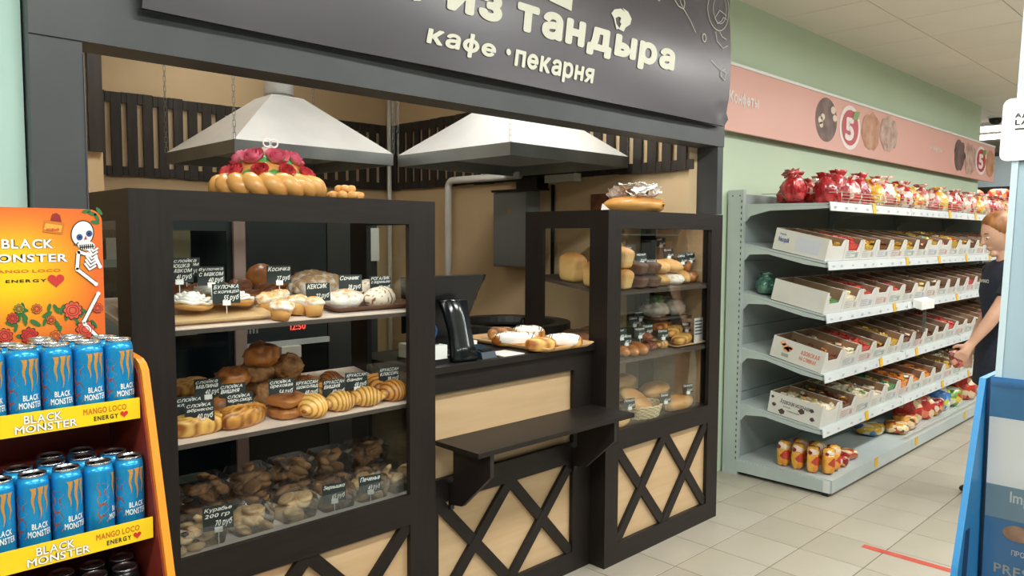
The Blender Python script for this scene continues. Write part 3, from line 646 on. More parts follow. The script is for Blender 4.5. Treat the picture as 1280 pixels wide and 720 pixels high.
def m_bun(rx,ry,h,seed=0,rough=.08,dark=.5,pw=1.0,creases=0,nu=32,nv=18):
    mb=MB()
    def fn(u): return 1+rough*nz(u,1.6,seed)+rough*.8*nz(u,4,seed+3)+rough*.5*nz(u,9,seed+5)-(.06*abs(math.sin(creases*math.atan2(u.y,u.x)/2+seed))**8 if creases else 0)
    def tone(u): return max(0,min(1,.8-dark*max(0,u.z)+.2*nz(u,2,seed)))
    mb.ell((0,0,h*.42),(rx,ry,h*.58),nu,nv,fn,tone,pw); mb.v=[(x,y,max(z,0)) for x,y,z in mb.v]; return mb
def m_loaf(W,L,H,seed=0):
    mb=MB()
    def fn(u): return 1+.035*nz(u,2,seed)+(.10*max(0,u.z)**2)
    def tone(u): return max(0,min(1,.95-.75*max(0,u.z)**2+.15*nz(u,2,seed)))
    mb.ell((0,0,H*.48),(W/2,L/2,H*.5),28,16,fn,tone,.42); mb.v=[(x*(1-.12*(1-z/H)),y*(1-.12*(1-z/H)),max(z,0)*.86+(.16*H*max(0,1-(2*x/W)**2)*max(0,1-(2*y/L)**2) if z>.55*H else 0)) for x,y,z in mb.v]; return mb
def m_braid(L,R,strands=3,seed=0,turns=3.5,taper=True):
    mb=MB(); n=44
    for k in range(strands):
        ph=2*PI*k/strands; path=[];rad=[];tn=[]
        for i in range(n+1):
            t=i/n; e=(math.sin(PI*min(.97,max(.03,t)))**.5) if taper else 1
            a=t*turns*2*PI+ph
            path.append(((t-.5)*L, math.sin(a)*R*.95*e, R*.75+math.sin(2*a)*R*.32*e)); rad.append(R*.78*e); tn.append(.55+.3*math.sin(2*a)*-1+.1*nz((t*6,k,seed)))
        mb.tube(path,rad,10,tones=tn)
    mb.v=[(x,y,max(z,0)) for x,y,z in mb.v]; return mb
def m_ringbraid(R0,r,seed=0,waves=9,nst=2,z0=0):
    mb=MB(); n=130
    for k in range(nst):
        path=[];tn=[]
        for i in range(n):
            a=2*PI*i/n; w_=waves*a+PI*k*2/nst
            path.append(((R0+r*.62*math.sin(w_))*math.cos(a),(R0+r*.62*math.sin(w_))*math.sin(a),z0+r*.85+r*.42*math.cos(w_))); tn.append(.6+.25*math.cos(w_))
        mb.tube(path,r*.8,10,tones=tn,close=True)
    return mb
def m_rose(r):
    mb=MB()
    for layer,(n,rr,h,tl) in enumerate(((3,.3,1.05,.1),(4,.55,.95,.3),(5,.85,.75,1.0))):
        for k in range(n):
            a0=2*PI*k/n+layer*.6
            def fn(u,v):
                a=a0+(u-.5)*2*PI/n*1.25; q=rr*r*(.5+.6*math.sin(PI*.62*v)+tl*.12*v**4); e=1-.25*abs(2*u-1)**3
                return (q*math.cos(a),q*math.sin(a),h*r*v*e)
            mb.grid(fn,6,4)
    return mb
def m_leaf(l,w_):
    mb=MB()
    def fn(u,v): return ((u)*l,(v-.5)*2*w_*math.sin(PI*min(.98,max(.02,u)))**.8,.12*l*math.sin(PI*u)-.25*w_*abs(v-.5)*2)
    mb.grid(fn,8,4); return mb
def put(name,label,cat,mb,m,p,rz=0,group=None,rot=None,z=None):
    # things on the tilted shelves lean with them
    return single(name,label,cat,mb,m,(p.x,p.y,p.z if z is None else z),rot if rot else (0,0,rz),True,group)
TA=math.atan(TILT)
def onL(u,v,s): return ontilt(u,v,(1.243,.923)[s],2.13,TILT)
def onR(u,v,s): return ontilt(u,v,(1.255,.937)[s],2.13,TILT)
def lean(rz): return Matrix.Rotation(TA,3,'X')@Matrix.Rotation(rz,3,'Z')
def setl(o,rz,lift=0.001):
    o.rotation_euler=lean(rz).to_euler(); o.location.z+=lift; return o

# chalk price tags -----------------------------------------------------------------
def price_tag(p,rz,lines,label,w_=.078,h_=.058,pick=.03,group=None,rx=-.12,small=False):
    t=thing('price_tag',label,'price tag',p,0,group); t.rotation_euler=(rx,0,rz)
    part(t,'card',MB().box(-w_/2,w_/2,-.001,.001,0,h_),SLATE,world=False)
    b=MB(); n=len(lines)
    for i,l in enumerate(lines):
        last=i==n-1
        hh=h_*(.34 if last else (.2 if n>2 else .26)); z1=h_*.93-sum(h_*(.25 if n>2 else .34) for _ in range(i))
        if last: z1=h_*.42; 
        ww=min(w_*.9,w_*(.12*len(l)+.1)) if not last else w_*.55
        x0=-w_*.45 if not last else -w_*.12
        text2d(b,l,rect_fn((x0,-.0022,z1-hh+ (0)),(x0+ww,-.0022,z1-hh+h_*.04),(x0+hh*.12,-.0022,z1)),.012 if not small else .02,.15,1,2)
    part(t,'chalk_writing',b,CHALK,world=False,kind='stuff')
    c=part(t,'clip',MB().box(-.011,.011,-.005,.004,-.006,.009),WHITE,world=False)
    if pick: part(t,'pick',MB().tube([(0,0,-.004),(0,.002,-pick)],.0013,5),WHITE,world=False)
    return t
CAMROT=-.25
# ---------------- left cabinet, top shelf
def tray(name,label,x0,x1,y0,y1,m,zf,lip=.016,rot=True):
    """shallow tray with a flared rim lying on the tilted shelf"""
    cx,cy=(x0+x1)/2,(y0+y1)/2; w_,d_=(x1-x0)/2,(y1-y0)/2; t=thing(name,label,'tray',(cx,cy,zf(cy)+.001))
    if rot: t.rotation_euler=(TA,0,0)
    def ringp(s,z,rc): 
        pts=[];W,D=w_*s,d_*s if s==1 else d_-(w_-w_*s)
        for k,(sx,sy) in enumerate(((1,1),(-1,1),(-1,-1),(1,-1))):
            for i in range(5):
                a=PI/2*(k+i/4); pts.append((sx*(W-rc)+rc*math.cos(a),sy*(D-rc)+rc*math.sin(a),z))
        return pts
    prof=[(.88,.0),(1,lip),(.985,lip+.002),(.87,.003)]
    vs=[];N=20
    for s,z in prof: vs+=ringp(s,z,.025)
    fs=[(i*N+j,i*N+(j+1)%N,(i+1)*N+(j+1)%N,(i+1)*N+j) for i in range(3) for j in range(N)]
    part(t,'rim',MB().add(vs,fs),m,world=False,smooth=True)
    b=MB(); b.add(ringp(.88,.0,.025)+ringp(.87,.003,.025),[tuple(range(N))[::-1],tuple(range(N,2*N))]); part(t,'base',b,m,world=False)
    return t
zL=[lambda y:1.243+(y-2.13)*TILT, lambda y:.923+(y-2.13)*TILT]; zR=[lambda y:1.255+(y-2.13)*TILT, lambda y:.937+(y-2.13)*TILT]
BEIGETRAY=mat('beige_tray','#caa878','#d3b386',rough=.5,scale=5); BROWNTRAY=mat('brown_tray','#5b3a2a','#66442f',rough=.4,scale=5)
tray('serving_tray','beige tray holding iced cinnamon buns on the top pastry shelf',.71,1.10,2.14,2.42,BEIGETRAY,zL[0])
tray('serving_tray','brown oval tray of sugared pastries on the top pastry shelf',1.30,1.63,2.15,2.45,BROWNTRAY,zL[0],.018)
def iced_bun(p,label,seed,r=.062):
    t=thing('iced_bun',label,'bun',p,seed); t.rotation_euler=(TA,0,seed)
    part(t,'dough',m_bun(r*.97,r*.97,.034,seed,.06),TAN,True,False)
    b=MB(); path=[];n=120
    for i in range(n):
        a=i/n*2*PI*4.2; q=r*(1.0-.85*i/n); path.append((q*math.cos(a)*(1+.06*math.sin(5*a)),q*math.sin(a)*(1+.06*math.cos(4*a)),.017+.026*(i/n)**.7+.003*math.sin(7*a)))
    b.tube(path,[.0095+.002*math.sin(i*.9) for i in range(n)],8,flat=.6); part(t,'icing',b,ICING,True,False,label='white icing swirl')
    return t
P_=lambda u,v,h=.018: ontilt(u,v,1.243+h,2.13,TILT)
iced_bun(P_(238,386),'iced cinnamon bun at the left of the beige tray',1,.064); iced_bun(P_(290,382),'iced cinnamon bun at the right of the beige tray under its tag',2.2,.066); iced_bun(P_(262,372),'iced cinnamon bun at the back of the beige tray',4,.055)
def shelfitem(name,label,cat,mb,m,u,v,s,rz=0,h=0,group=None,side='L'):
    z0=(1.243,.923)[s] if side=='L' else (1.255,.937)[s]
    p=ontilt(u,v,z0+h,2.13,TILT); o=single(name,label,cat,mb,m,p,(0,0,0),True,group); return setl(o,rz)
shelfitem('swirl_bun','golden twisted roll standing behind the iced buns','bun',m_croissant(.11,.035,1.6,4,1),BROWN,250,372,0,.4,.0)
shelfitem('swirl_bun','brown roll at the left edge behind the iced buns','bun',m_bun(.05,.045,.06,2),BROWN,226,376,0,.2)
shelfitem('swirl_bun','small golden roll between iced buns and dark braids','bun',m_bun(.045,.04,.05,3),TAN,272,370,0,.2)
for i,(u,v,l) in enumerate(((315,378,'dark brown braided roll nearest the beige tray'),(300,364,'dark brown braided roll behind, at its left end'),(332,370,'dark brown braided roll next to the muffins'))):
    shelfitem('braided_roll',l,'roll',m_braid(.1,.024,3,i,2.2),mat('dark_braid','#6a381c','#ab6a38',rough=.4,scale=20,tone=.3,lo=.1,hi=.9,coat=.2),u,v,0,.9,.0)
shelfitem('round_bun','tall glossy brown bun behind the braided rolls','bun',m_bun(.055,.05,.085,5,.05),BROWN,326,358,0,0)
shelfitem('round_bun','flat brown bun behind the muffins','bun',m_bun(.065,.05,.05,6,.05),BROWN,356,362,0,.3)
def powder(label,u,v,s,L,R,rz,side='L'):
    return shelfitem('sugared_braid',label,'bread',m_braid(L,R,3,3,2.6),SUGAR,u,v,s,rz,side=side)
powder('long braided loaf dusted white with sugar behind the muffins',395,370,0,.21,.05,.12)
def muffin(label,u,v,s,seed,big=1):
    p=ontilt(u,v,1.243,2.13,TILT); t=thing('muffin',label,'muffin',(p.x,p.y,p.z+.001),seed); t.rotation_euler=(TA,0,seed)
    part(t,'base',MB().lathe([(.001,0),(.024*big,0),(.033*big,.034),(.031*big,.036)],18,tones=[.3,.35,.7,.8]),CUPM,True,False)
    part(t,'sugar_top',m_bun(.037*big,.036*big,.036,seed,.16).xf(Matrix.Translation((0,0,.028))),mat('dusted_muffin','#cf9a56','#f2e6d4',rough=.85,scale=60,tone=1.3,lo=.35,hi=.8,bump=.3,bscale=80),True,False,label='dome dusted with sugar')
muffin('pale muffin at the front nearest the beige tray',350,400,0,1,1.05); muffin('sugared muffin in the middle of the muffin row',371,394,0,2,1.0); muffin('muffin below its chalk tag next to the brown tray',393,396,0,3,.95); muffin('muffin half hidden behind the front pair',351,386,0,4); muffin('muffin at the back left of the muffin group',336,390,0,5,.95)
P2=lambda u,v: ontilt(u,v,1.243+.006,2.13,TILT)
o=single('curd_pastry','powdered curd pastry on the left of the brown tray','pastry',m_bun(.075,.045,.06,8,.1),SUGAR,P2(430,384),(0,0,0),True); setl(o,.1)
for i,(u,v,l) in enumerate(((474,382,'cocoa-striped sugared roll at the front of the brown tray'),(460,372,'cocoa-striped sugared roll at the back of the brown tray'))):
    mb=m_bun(.055,.036,.055,i,.05)
    mb.t=[(.18 if (abs(((x*1.2+y*.5)/.022)%1.0)<.18) else .85) for x,y,z in mb.v]
    o=single('striped_roll',l,'roll',m_bun(.066,.044,.066,i,.05,nu=44) ,STRIPE,P2(u,v),(0,0,0),True); 
    me=o.data; vals=[(.1 if (((v.co.x*1.2+v.co.y*.5)/.026)%1.0)<.2 else .9) for v in me.vertices]; (me.attributes.get('tone') or me.attributes.new('tone','FLOAT','POINT')).data.foreach_set('value',vals); setl(o,.15)
# tags, top shelf
def tagL(u,v,y,lines,label,**k): 
    p=ony(u,v,y); return price_tag((p.x,p.y,p.z-.029),k.pop('rz',CAMROT),lines,label,**k)
tagL(224,341,2.30,['плюшка','с маком','41 руб'],'chalk tag farthest left on the top pastry shelf, half hidden by the stile'); tagL(233,334,2.34,['слойка','с сыром','47 руб'],'chalk tag directly behind the leftmost one on the top pastry shelf')
tagL(264,345,2.30,['булочка','с маком','40 руб'],'chalk tag above the golden roll reading forty roubles'); tagL(283,367,2.19,['БУЛОЧКА','С КОРИЦЕЙ','55 руб'],'chalk tag stuck in the iced buns reading fifty-five roubles')
tagL(349,343,2.30,['Косичка','27 руб'],'chalk tag above the brown buns reading twenty-seven roubles'); tagL(398,365,2.18,['КЕКСИК','22 руб'],'chalk tag on the muffins reading twenty-two roubles')
tagL(438,354,2.24,['Сочник','38 руб'],'chalk tag on the curd pastry reading thirty-eight roubles',rz=-.5); tagL(476,355,2.24,['РОГАЛИК','с вареньем','35 руб'],'chalk tag on the striped rolls reading thirty-five roubles')
# ---------------- left cabinet, middle shelf
S=lambda *a,**k: shelfitem(*a,**k)
S('puff_strudel','ridged golden puff roll at the left front of the middle pastry shelf','puff pastry',m_puff(.165,.075,.05,7,1),PALEG,246,541,1,.05)
S('puff_strudel','ridged puff roll with dark left end, second from the left on the middle shelf','puff pastry',m_puff(.16,.078,.055,8,2,.6),GOLD,302,531,1,.25)
S('puff_strudel','puff roll at the far left behind the front one','puff pastry',m_puff(.13,.07,.05,7,3),GOLD,226,522,1,.2)
S('puff_strudel','striped puff roll at the back left of the middle shelf','puff pastry',m_puff(.14,.07,.05,8,4),PALEG,236,494,1,.2,.0)
for i,(x,y,h,l) in enumerate(((1.155,2.2,0,'flat glazed nut pastry, lower of the two stacked at the front'),(1.155,2.2,.037,'flat glazed nut pastry, upper of the two stacked at the front'))):
    o=single('nut_pastry',l,'pastry',m_bun(.062,.054,.037,i+11,.07,.5,.8,5),BROWN,(x,y,zL[1](y)+h),(0,0,0),True); setl(o,.4*i)
for i,(x,y,h,r,l) in enumerate(((.99,2.27,0,.055,'crusty brown pastry at the left foot of the heap'),(1.035,2.385,0,.055,'crusty brown pastry at the back left of the heap'),(1.165,2.325,0,.058,'crusty brown pastry in the bottom layer behind the stacked pair'),(1.30,2.33,0,.056,'crusty brown pastry at the right foot of the heap'),(1.165,2.45,0,.056,'crusty brown pastry at the back of the heap'),(1.285,2.455,0,.055,'crusty brown pastry at the back right of the heap'),(1.035,2.335,.064,.055,'crusty brown pastry in the second layer, left'),(1.145,2.39,.064,.058,'crusty brown pastry in the second layer, middle'),(1.255,2.385,.064,.056,'crusty brown pastry in the second layer, right'),(1.15,2.36,.124,.06,'crusty brown pastry crowning the heap'))):
    o=single('crusty_pastry',l,'pastry',m_bun(r,r*.9,.072,i+21,.22,.45),NUTTY if i%3 else BROWN,(x,y,zL[1](y)+h),(0,0,0),True); setl(o,.5*i)
for i,(u,v,L,R,m_,rz,l) in enumerate(((391,520,.115,.042,PALEG,.35,'pale croissant nearest the stacked nut pastries'),(425,512,.12,.036,PALEG,-.1,'croissant second from the nut pastries, front row'),(457,506,.125,.036,PALEG,-.25,'croissant third in the front row with a cream tip'),(491,499,.13,.04,GOLD,.1,'darker striped croissant at the right end of the middle shelf'),(470,490,.12,.038,GOLD,1.0,'upright dark croissant behind the front row at the right'),(404,500,.11,.034,GOLD,.3,'croissant hidden behind the tags in the second row'),(436,494,.11,.034,GOLD,-.2,'croissant hidden behind the tags, second row right'),(413,484,.1,.034,BROWN,.2,'brown croissant on the bare back of the middle shelf'))):
    S('croissant',l,'croissant',m_croissant(L*1.08,R*1.22,.9,8,i,64),m_,u,v,1,rz,0)
def tag2(u,v,y,lines,label,**k): return tagL(u,v,y,lines,label,**k)
tag2(260,485,2.30,['слойка','малина','40 руб'],'dim chalk tag at the back left of the middle shelf'); tag2(238,508,2.21,['СЛОЙКА','клубника','40 руб'],'chalk tag at the far left of the middle shelf, partly covered'); tag2(250,515,2.155,['СЛОЙКА','абрикос','40 руб'],'chalk tag in the left front puff roll')
tag2(291,491,2.24,['СЛОЙКА','вишня','40 руб'],'chalk tag partly covered by the one in the second puff roll'); tag2(300,503,2.19,['СЛОЙКА','черн.смор.','40 руб'],'chalk tag in the second puff roll')
tag2(352,485,2.20,['СЛОЙКА','ореховая','54 руб'],'chalk tag on the stacked nut pastries reading fifty-four roubles')
tag2(384,486,2.20,['КРУАССАН','шоколад','48 руб'],'chalk tag on the pale croissant nearest the nut pastries'); tag2(418,485,2.22,['КРУАССАН','вишня','48 руб'],'chalk tag on the second croissant'); tag2(446,476,2.23,['КРУАССАН','банан','48 руб'],'tilted chalk tag on the third croissant',rx=-.12); tag2(487,469,2.22,['КРУАССАН','классич.','38 руб'],'chalk tag on the dark croissant reading thirty-eight roubles')
# ---------------- left cabinet, bottom shelf: clear boxes of biscuits
PAPER=mat('white_paper','#e9e2dc',rough=.8)
def container(label,x,y,z,w_,d_,h_,rz,m,seed,group=None,biscuit='round'):
    t=thing('biscuit_box',label,'container',(x,y,z),rz,group)
    def shell(b,w0,d0,z0,w1,d1,z1,cap):
        vs=[];N=16
        for (W,D,Z) in ((w0,d0,z0),(w1,d1,z1)):
            for k,(sx,sy) in enumerate(((1,1),(-1,1),(-1,-1),(1,-1))):
                for i in range(4):
                    a=PI/2*(k+i/3); rc=.012; vs.append((sx*(W/2-rc)+rc*math.cos(a),sy*(D/2-rc)+rc*math.sin(a),Z))
        fs=[(j,(j+1)%N,N+(j+1)%N,N+j) for j in range(N)]
        fs.append(tuple(range(N))[::-1] if cap=='b' else tuple(range(N,2*N))); b.add(vs,fs)
    b=MB(); shell(b,w_*.86,d_*.86,0,w_*.97,d_*.97,h_*.6,'b'); part(t,'tub',b,CLEAR,world=False)
    b=MB(); shell(b,w_,d_,h_*.6,w_*.88,d_*.88,h_,'t'); part(t,'lid',b,CLEAR,world=False)
    rnd=random.Random(seed); b=MB()
    for k in range(14):
        rr=rnd.uniform(.024,.033); M=Matrix.Rotation(rnd.uniform(-.7,.7),3,'X')@Matrix.Rotation(rnd.uniform(-.7,.7),3,'Y')
        b.ell((rnd.uniform(-.32,.32)*w_,rnd.uniform(-.3,.3)*d_,.014+(k//4)*.015),(rr,rr*.9,.012),12,7,lambda u:1+.14*nz(u,2.5,seed+k),lambda u:.6+.3*nz(u,3,k),1,M)
    part(t,'biscuits',b,m,True,False,kind='stuff')
    return t
zb=ZB_L+.001
paper=MB().box(LX0+.03,1.165,2.14,2.55,ZB_L,ZB_L+.0012); single('shelf_paper','white paper sheet lining the left half of the bottom pastry shelf','paper',paper,PAPER)
paper=MB().box(1.17,LX1-.03,2.14,2.55,ZB_L,ZB_L+.0012); single('shelf_paper','white paper sheet lining the right half of the bottom pastry shelf','paper',paper,PAPER)
zb+=.0014
row=[(.85,'second from the left'),(1.0,'third from the left'),(1.15,'fourth from the left'),(1.295,'fifth from the left'),(1.43,'sixth from the left'),(1.565,'at the right end')]
for i,(x,l) in enumerate(row):
    container('clear biscuit box in the front row of the bottom shelf, '+l,x+.03,2.215,zb,.13,.12,.075,.05*(i%3-1),COOKIE if i not in (3,) else COOKIED,i)
for i in range(6):
    x=.80+.152*i
    container('clear box of darker biscuits, %s from the left, lower layer of the back row'%ORD[i],x,2.39,zb,.142,.13,.068,.04*(i%3-1),COOKIED if i%2 else NUTTY,20+i,'back row boxes, lower layer')
    container('clear box of darker biscuits, %s from the left, upper layer of the back row'%ORD[i],x+.01,2.385,zb+.0695,.142,.13,.07,.03*(i%2),NUTTY if i%2 else COOKIED,40+i,'back row boxes, upper layer')
# loose thumbprint biscuits at the left front
for i,(dx,dy,h) in enumerate(((0,0,0),(.052,.005,0),(.02,.05,0),(.07,.05,0),(.03,.02,.026),(.06,.035,.027),(-.0,.05,.02))):
    t=thing('jam_biscuit','round pale biscuit with a dark jam centre, heaped at the left front','biscuit',(.795+dx,2.165+dy,zb+h),i,'loose jam biscuits')
    t.rotation_euler=(.25*(i%3-1)*(h>0),.3*((i*2)%3-1)*(h>0),i)
    part(t,'biscuit',m_bun(.026,.026,.024,i,.1,.3,nu=16,nv=9),COOKIE,True,False); part(t,'jam',MB().lathe([(.001,.027),(.009,.0265),(.012,.022)],10),mat('jam','#3c1d18',rough=.2),True,False)
tagL(273,650,2.15,['Курабье','200 гр','70 руб'],'chalk tag reading seventy roubles on the biscuit boxes',pick=.05,w_=.085,h_=.07); tagL(418,616,2.15,['Зёрнышко','65 руб'],'chalk tag reading sixty-five roubles on the biscuit boxes',pick=.04); tagL(463,605,2.15,['Печенье','43 руб'],'chalk tag reading forty-three roubles on the biscuit boxes',pick=.04)

# ---------------- right cabinet, top shelf: loaves
def loafR(label,x,y,rz,W,L,H,m,s=0,h=0,cat='loaf',seed=0,name='bread_loaf'):
    o=single(name,label,cat,m_loaf(W,L,H,seed),m,(x,y,zR[s](y)+h),(0,0,0),True); return setl(o,rz)
loafR('tin loaf with a pale patch standing by the side glass, left',2.745,2.40,.0,.10,.12,.135,LOAFM,seed=1)
loafR('tin loaf standing by the side glass, behind the front stile',2.735,2.235,.1,.095,.13,.12,LOAFM,seed=2)
for i,(x,z,l) in enumerate(((2.845,0,'golden tin loaf at the bottom left of the loaf stack'),(2.845,.098,'golden tin loaf on top at the left of the loaf stack'))):
    loafR(l,x,2.19,.1,.09,.12,.095,LOAFM,h=z,seed=3+i)
for i,(x,z,l) in enumerate(((2.955,0,'dark rye loaf at the bottom of the rye stack, left'),(2.955,.064,'dark rye loaf on top of the rye stack, left'),(3.06,0,'dark rye loaf at the bottom of the rye stack, right'),(3.06,.064,'dark rye loaf on top of the rye stack, right'))):
    loafR(l,x,2.20,.25,.095,.15,.062,RYE,h=z,seed=6+i)
for i,(x,z,L,m_,l) in enumerate(((3.175,0,.09,TAN,'pale oblong roll, bottom left of the four'),(3.175,.062,.1,LOAFM,'pale oblong roll, top left of the four'),(3.30,0,.09,SUGAR,'floury oblong roll, bottom right of the four'),(3.29,.062,.1,TAN,'floury oblong roll, top right of the four'))):
    o=single('oblong_roll',l,'roll',m_bun(.062,.075,.062,i+31,.05,.35),m_,(x,2.22,zR[0](2.22)+z),(0,0,0),True); setl(o,.4)
for i,(x,y,z,l) in enumerate(((3.40,2.22,0,'brown bun at the right end of the loaf shelf, left'),(3.50,2.24,0,'brown bun at the right end of the loaf shelf, right'),(3.45,2.25,.06,'brown bun crowning the right end of the loaf shelf'))):
    o=single('brown_bun',l,'bun',m_bun(.05,.055,.065,i+41,.12),BROWN if i else TAN,(x,y,zR[0](y)+z),(0,0,0),True); setl(o,.3*i)
for i,(x,y,z,l) in enumerate(((3.02,2.42,0,'round loaf behind the rye stack, left'),(3.15,2.42,0,'round loaf behind the rye stack, right'),(3.08,2.42,.1,'round loaf on top behind the rye stack'))):
    o=single('round_loaf',l,'loaf',m_bun(.064,.064,.1,i+51,.05,.5,1,4),TAN,(x,y,zR[0](y)+z),(0,0,0),True); setl(o,.6*i)
def tagR(u,v,y,lines,label,**k):
    p=ony(u,v,y); return price_tag((p.x,p.y,p.z-.022),CAMROT,lines,label,w_=k.pop('w_',.066),h_=.048,**k)
for u,v,y,l,lab in ((779,317,2.17,['Хлеб','25 р'],'small chalk tag at the left edge of the loaf shelf'),(786,314,2.22,['Батон','27 р'],'small chalk tag behind the one at the left edge of the loaf shelf'),(802,323,2.16,['Чёрный','30 руб'],'chalk tag above the rye stack, left'),(815,331,2.155,['Ржаной','32 руб'],'chalk tag low on the rye stack, right'),(826,303,2.4,['Хлеб','35 руб'],'highest chalk tag on the loaf shelf'),(836,317,2.25,['Булка','28 руб'],'chalk tag over the pale rolls, left'),(853,324,2.2,['Сайка','26 руб'],'chalk tag over the pale rolls, right'),(863,322,2.22,['Сдоба','24 руб'],'chalk tag leaning behind the right-hand rolls')):
    tagR(u,v,y,l,lab)
# ---------------- right cabinet, middle shelf
for i,(u,v,L,R,m_,rz,h,l) in enumerate(((775,444,.12,.03,BROWN,.25,0,'orange-brown finger bun at the left end of the middle loaf shelf'),(786,443,.13,.03,BROWN,.25,0,'orange-brown finger bun second from the left end'),(797,441,.13,.03,BROWN,.25,0,'orange-brown finger bun third from the left end'))):
    S('finger_bun',l,'bun',m_bun(R*1.05,L*.5,.052,i+61,.05,.4),mat('orange_bun','#8f4a1d','#cf8a45',rough=.35,scale=18,tone=.35,lo=.1,hi=.9,coat=.2),u,v,1,-rz,h,side='R')
for i,(x,y,h,l) in enumerate(((3.05,2.2,0,'reddish plaited bun in the middle of the middle loaf shelf'),(3.125,2.21,0,'reddish plaited bun to the right of its twin'),(3.085,2.21,.05,'reddish plaited bun on top of the two'),(2.9,2.32,0,'reddish bun in the second row at the left'),(3.0,2.33,0,'reddish bun in the second row at the right'))):
    o=single('plaited_bun',l,'bun',m_braid(.1,.02,3,i,1.8),mat('red_bun','#743420','#b06a48',rough=.4,scale=18,tone=.35,lo=.1,hi=.9),(x,y,zR[1](y)+h),(0,0,0),True); setl(o,1.0)
o=single('ridged_bun','ridged pale bun left of the flat breads on the middle loaf shelf','bun',m_croissant(.1,.034,.3,6,3),PALEG,(3.195,2.19,zR[1](2.19)),(0,0,0),True); setl(o,.1)
tray('bread_tray','pale tray of folded flat breads on the middle loaf shelf',3.255,3.555,2.14,2.38,BEIGETRAY,zR[1],.012)
for i,(x,y,h,rz,l) in enumerate(((3.40,2.20,.008,.25,'folded flat bread at the front of its tray'),(3.42,2.27,.03,.3,'folded flat bread in the middle of its tray'),(3.40,2.33,.052,.35,'folded flat bread at the back of its tray'))):
    o=single('flat_bread',l,'bread',m_puff(.23,.075,.04,5,i+2,.2),PALEG if i<2 else GOLD,(x,y,zR[1](y)+h),(0,0,0),True); setl(o,rz)
for i,(x,y,m_,l) in enumerate(((2.80,2.45,RYE,'dark bread in the back left corner of the middle loaf shelf'),(2.95,2.46,BROWN,'brown bread at the back of the middle loaf shelf'),(3.1,2.46,RYE,'dark bread at the back of the middle loaf shelf, right'))):
    o=single('dark_bread',l,'bread',m_bun(.065,.05,.07,i+71,.12),m_,(x,y,zR[1](y)),(0,0,0),True); setl(o,.2)
# raised tray of white wrapped bread at the back
rk=thing('raised_ledge','dark raised ledge over the flat breads on the middle loaf shelf','shelf',(3.42,2.34,.975))
part(rk,'ledge',MB().box(3.27,3.57,2.25,2.42,1.075,1.083),SHELFD)
for x in (3.272,3.556): part(rk,'support',MB().box(x,x+.012,2.405,2.42,.974,1.075),SHELFD); part(rk,'support',MB().box(x,x+.012,2.39,2.404,.972,1.075),SHELFD)
BAGW=mat('bagged_lavash','#d6bfa6','#efe4d6',rough=.6,scale=22,bump=.5,bscale=30)
for i,(x,l) in enumerate(((3.345,'crumpled bag of pale flat bread on the raised ledge, left'),(3.50,'crumpled bag of pale flat bread on the raised ledge, right'))):
    t=thing('bread_bag',l,'bread bag',(x,2.335,1.0835))
    part(t,'bread',m_bun(.075,.075,.085,i+81,.2,.3),BAGW,True,False); 
    if i==0: part(t,'greens',m_bun(.05,.04,.045,i+88,.3).xf(Matrix.Translation((0,-.01,.07))),mat('green_herbs','#5f7d3c','#9db56d',rough=.6,scale=40),True,False,label='green herbs in the bag')
b=MB(); 
for p_,w_,h_,l,rz in ((ony(792,403,2.30),.066,.05,['Слойка','45 руб'],0),): pass
for u,v,y,l,lab in ((777,418,2.17,['Пирог','40 р'],'chalk tag at the left edge of the middle loaf shelf'),(783,425,2.16,['Сосиска','45 р'],'chalk tag just right of the left-edge one on the middle loaf shelf'),(793,402,2.32,['Самса','60 руб'],'dark chalk tag at the back of the middle loaf shelf, left'),(800,395,2.36,['Курник','65 руб'],'chalk tag behind the dark one at the back left'),(818,402,2.34,['Пирог','70 руб'],'chalk tag at the back centre of the middle loaf shelf'),(800,416,2.2,['Чебурек','55 руб'],'chalk tag over the plaited buns, left'),(810,412,2.24,['Сосиска','45 руб'],'chalk tag over the plaited buns, right'),(829,418,2.16,['Улитка','38 руб'],'chalk tag over the ridged bun'),(858,409,2.25,['Лаваш','50 руб'],'chalk tag standing on the flat breads')):
    tagR(u,v,y,l,lab)
pn=thing('paper_notice','white printed notice card at the right end of the middle loaf shelf','notice',(3.535,2.42,1.0))
a=ony(868,398,2.165); c=ony(878,420,2.165)
pn.location=((a.x+c.x)/2,2.165,zR[1](2.165)); part(pn,'card',MB().box(a.x,c.x,2.164,2.165,zR[1](2.165),a.z),PAPER); b=MB()
for k in range(5): b.box(a.x+.006,c.x-.006,2.1632,2.1638,a.z-.02-k*.017,a.z-.013-k*.017)
part(pn,'print_lines',b,mat('print_grey','#5a6470',rough=.7),kind='stuff')
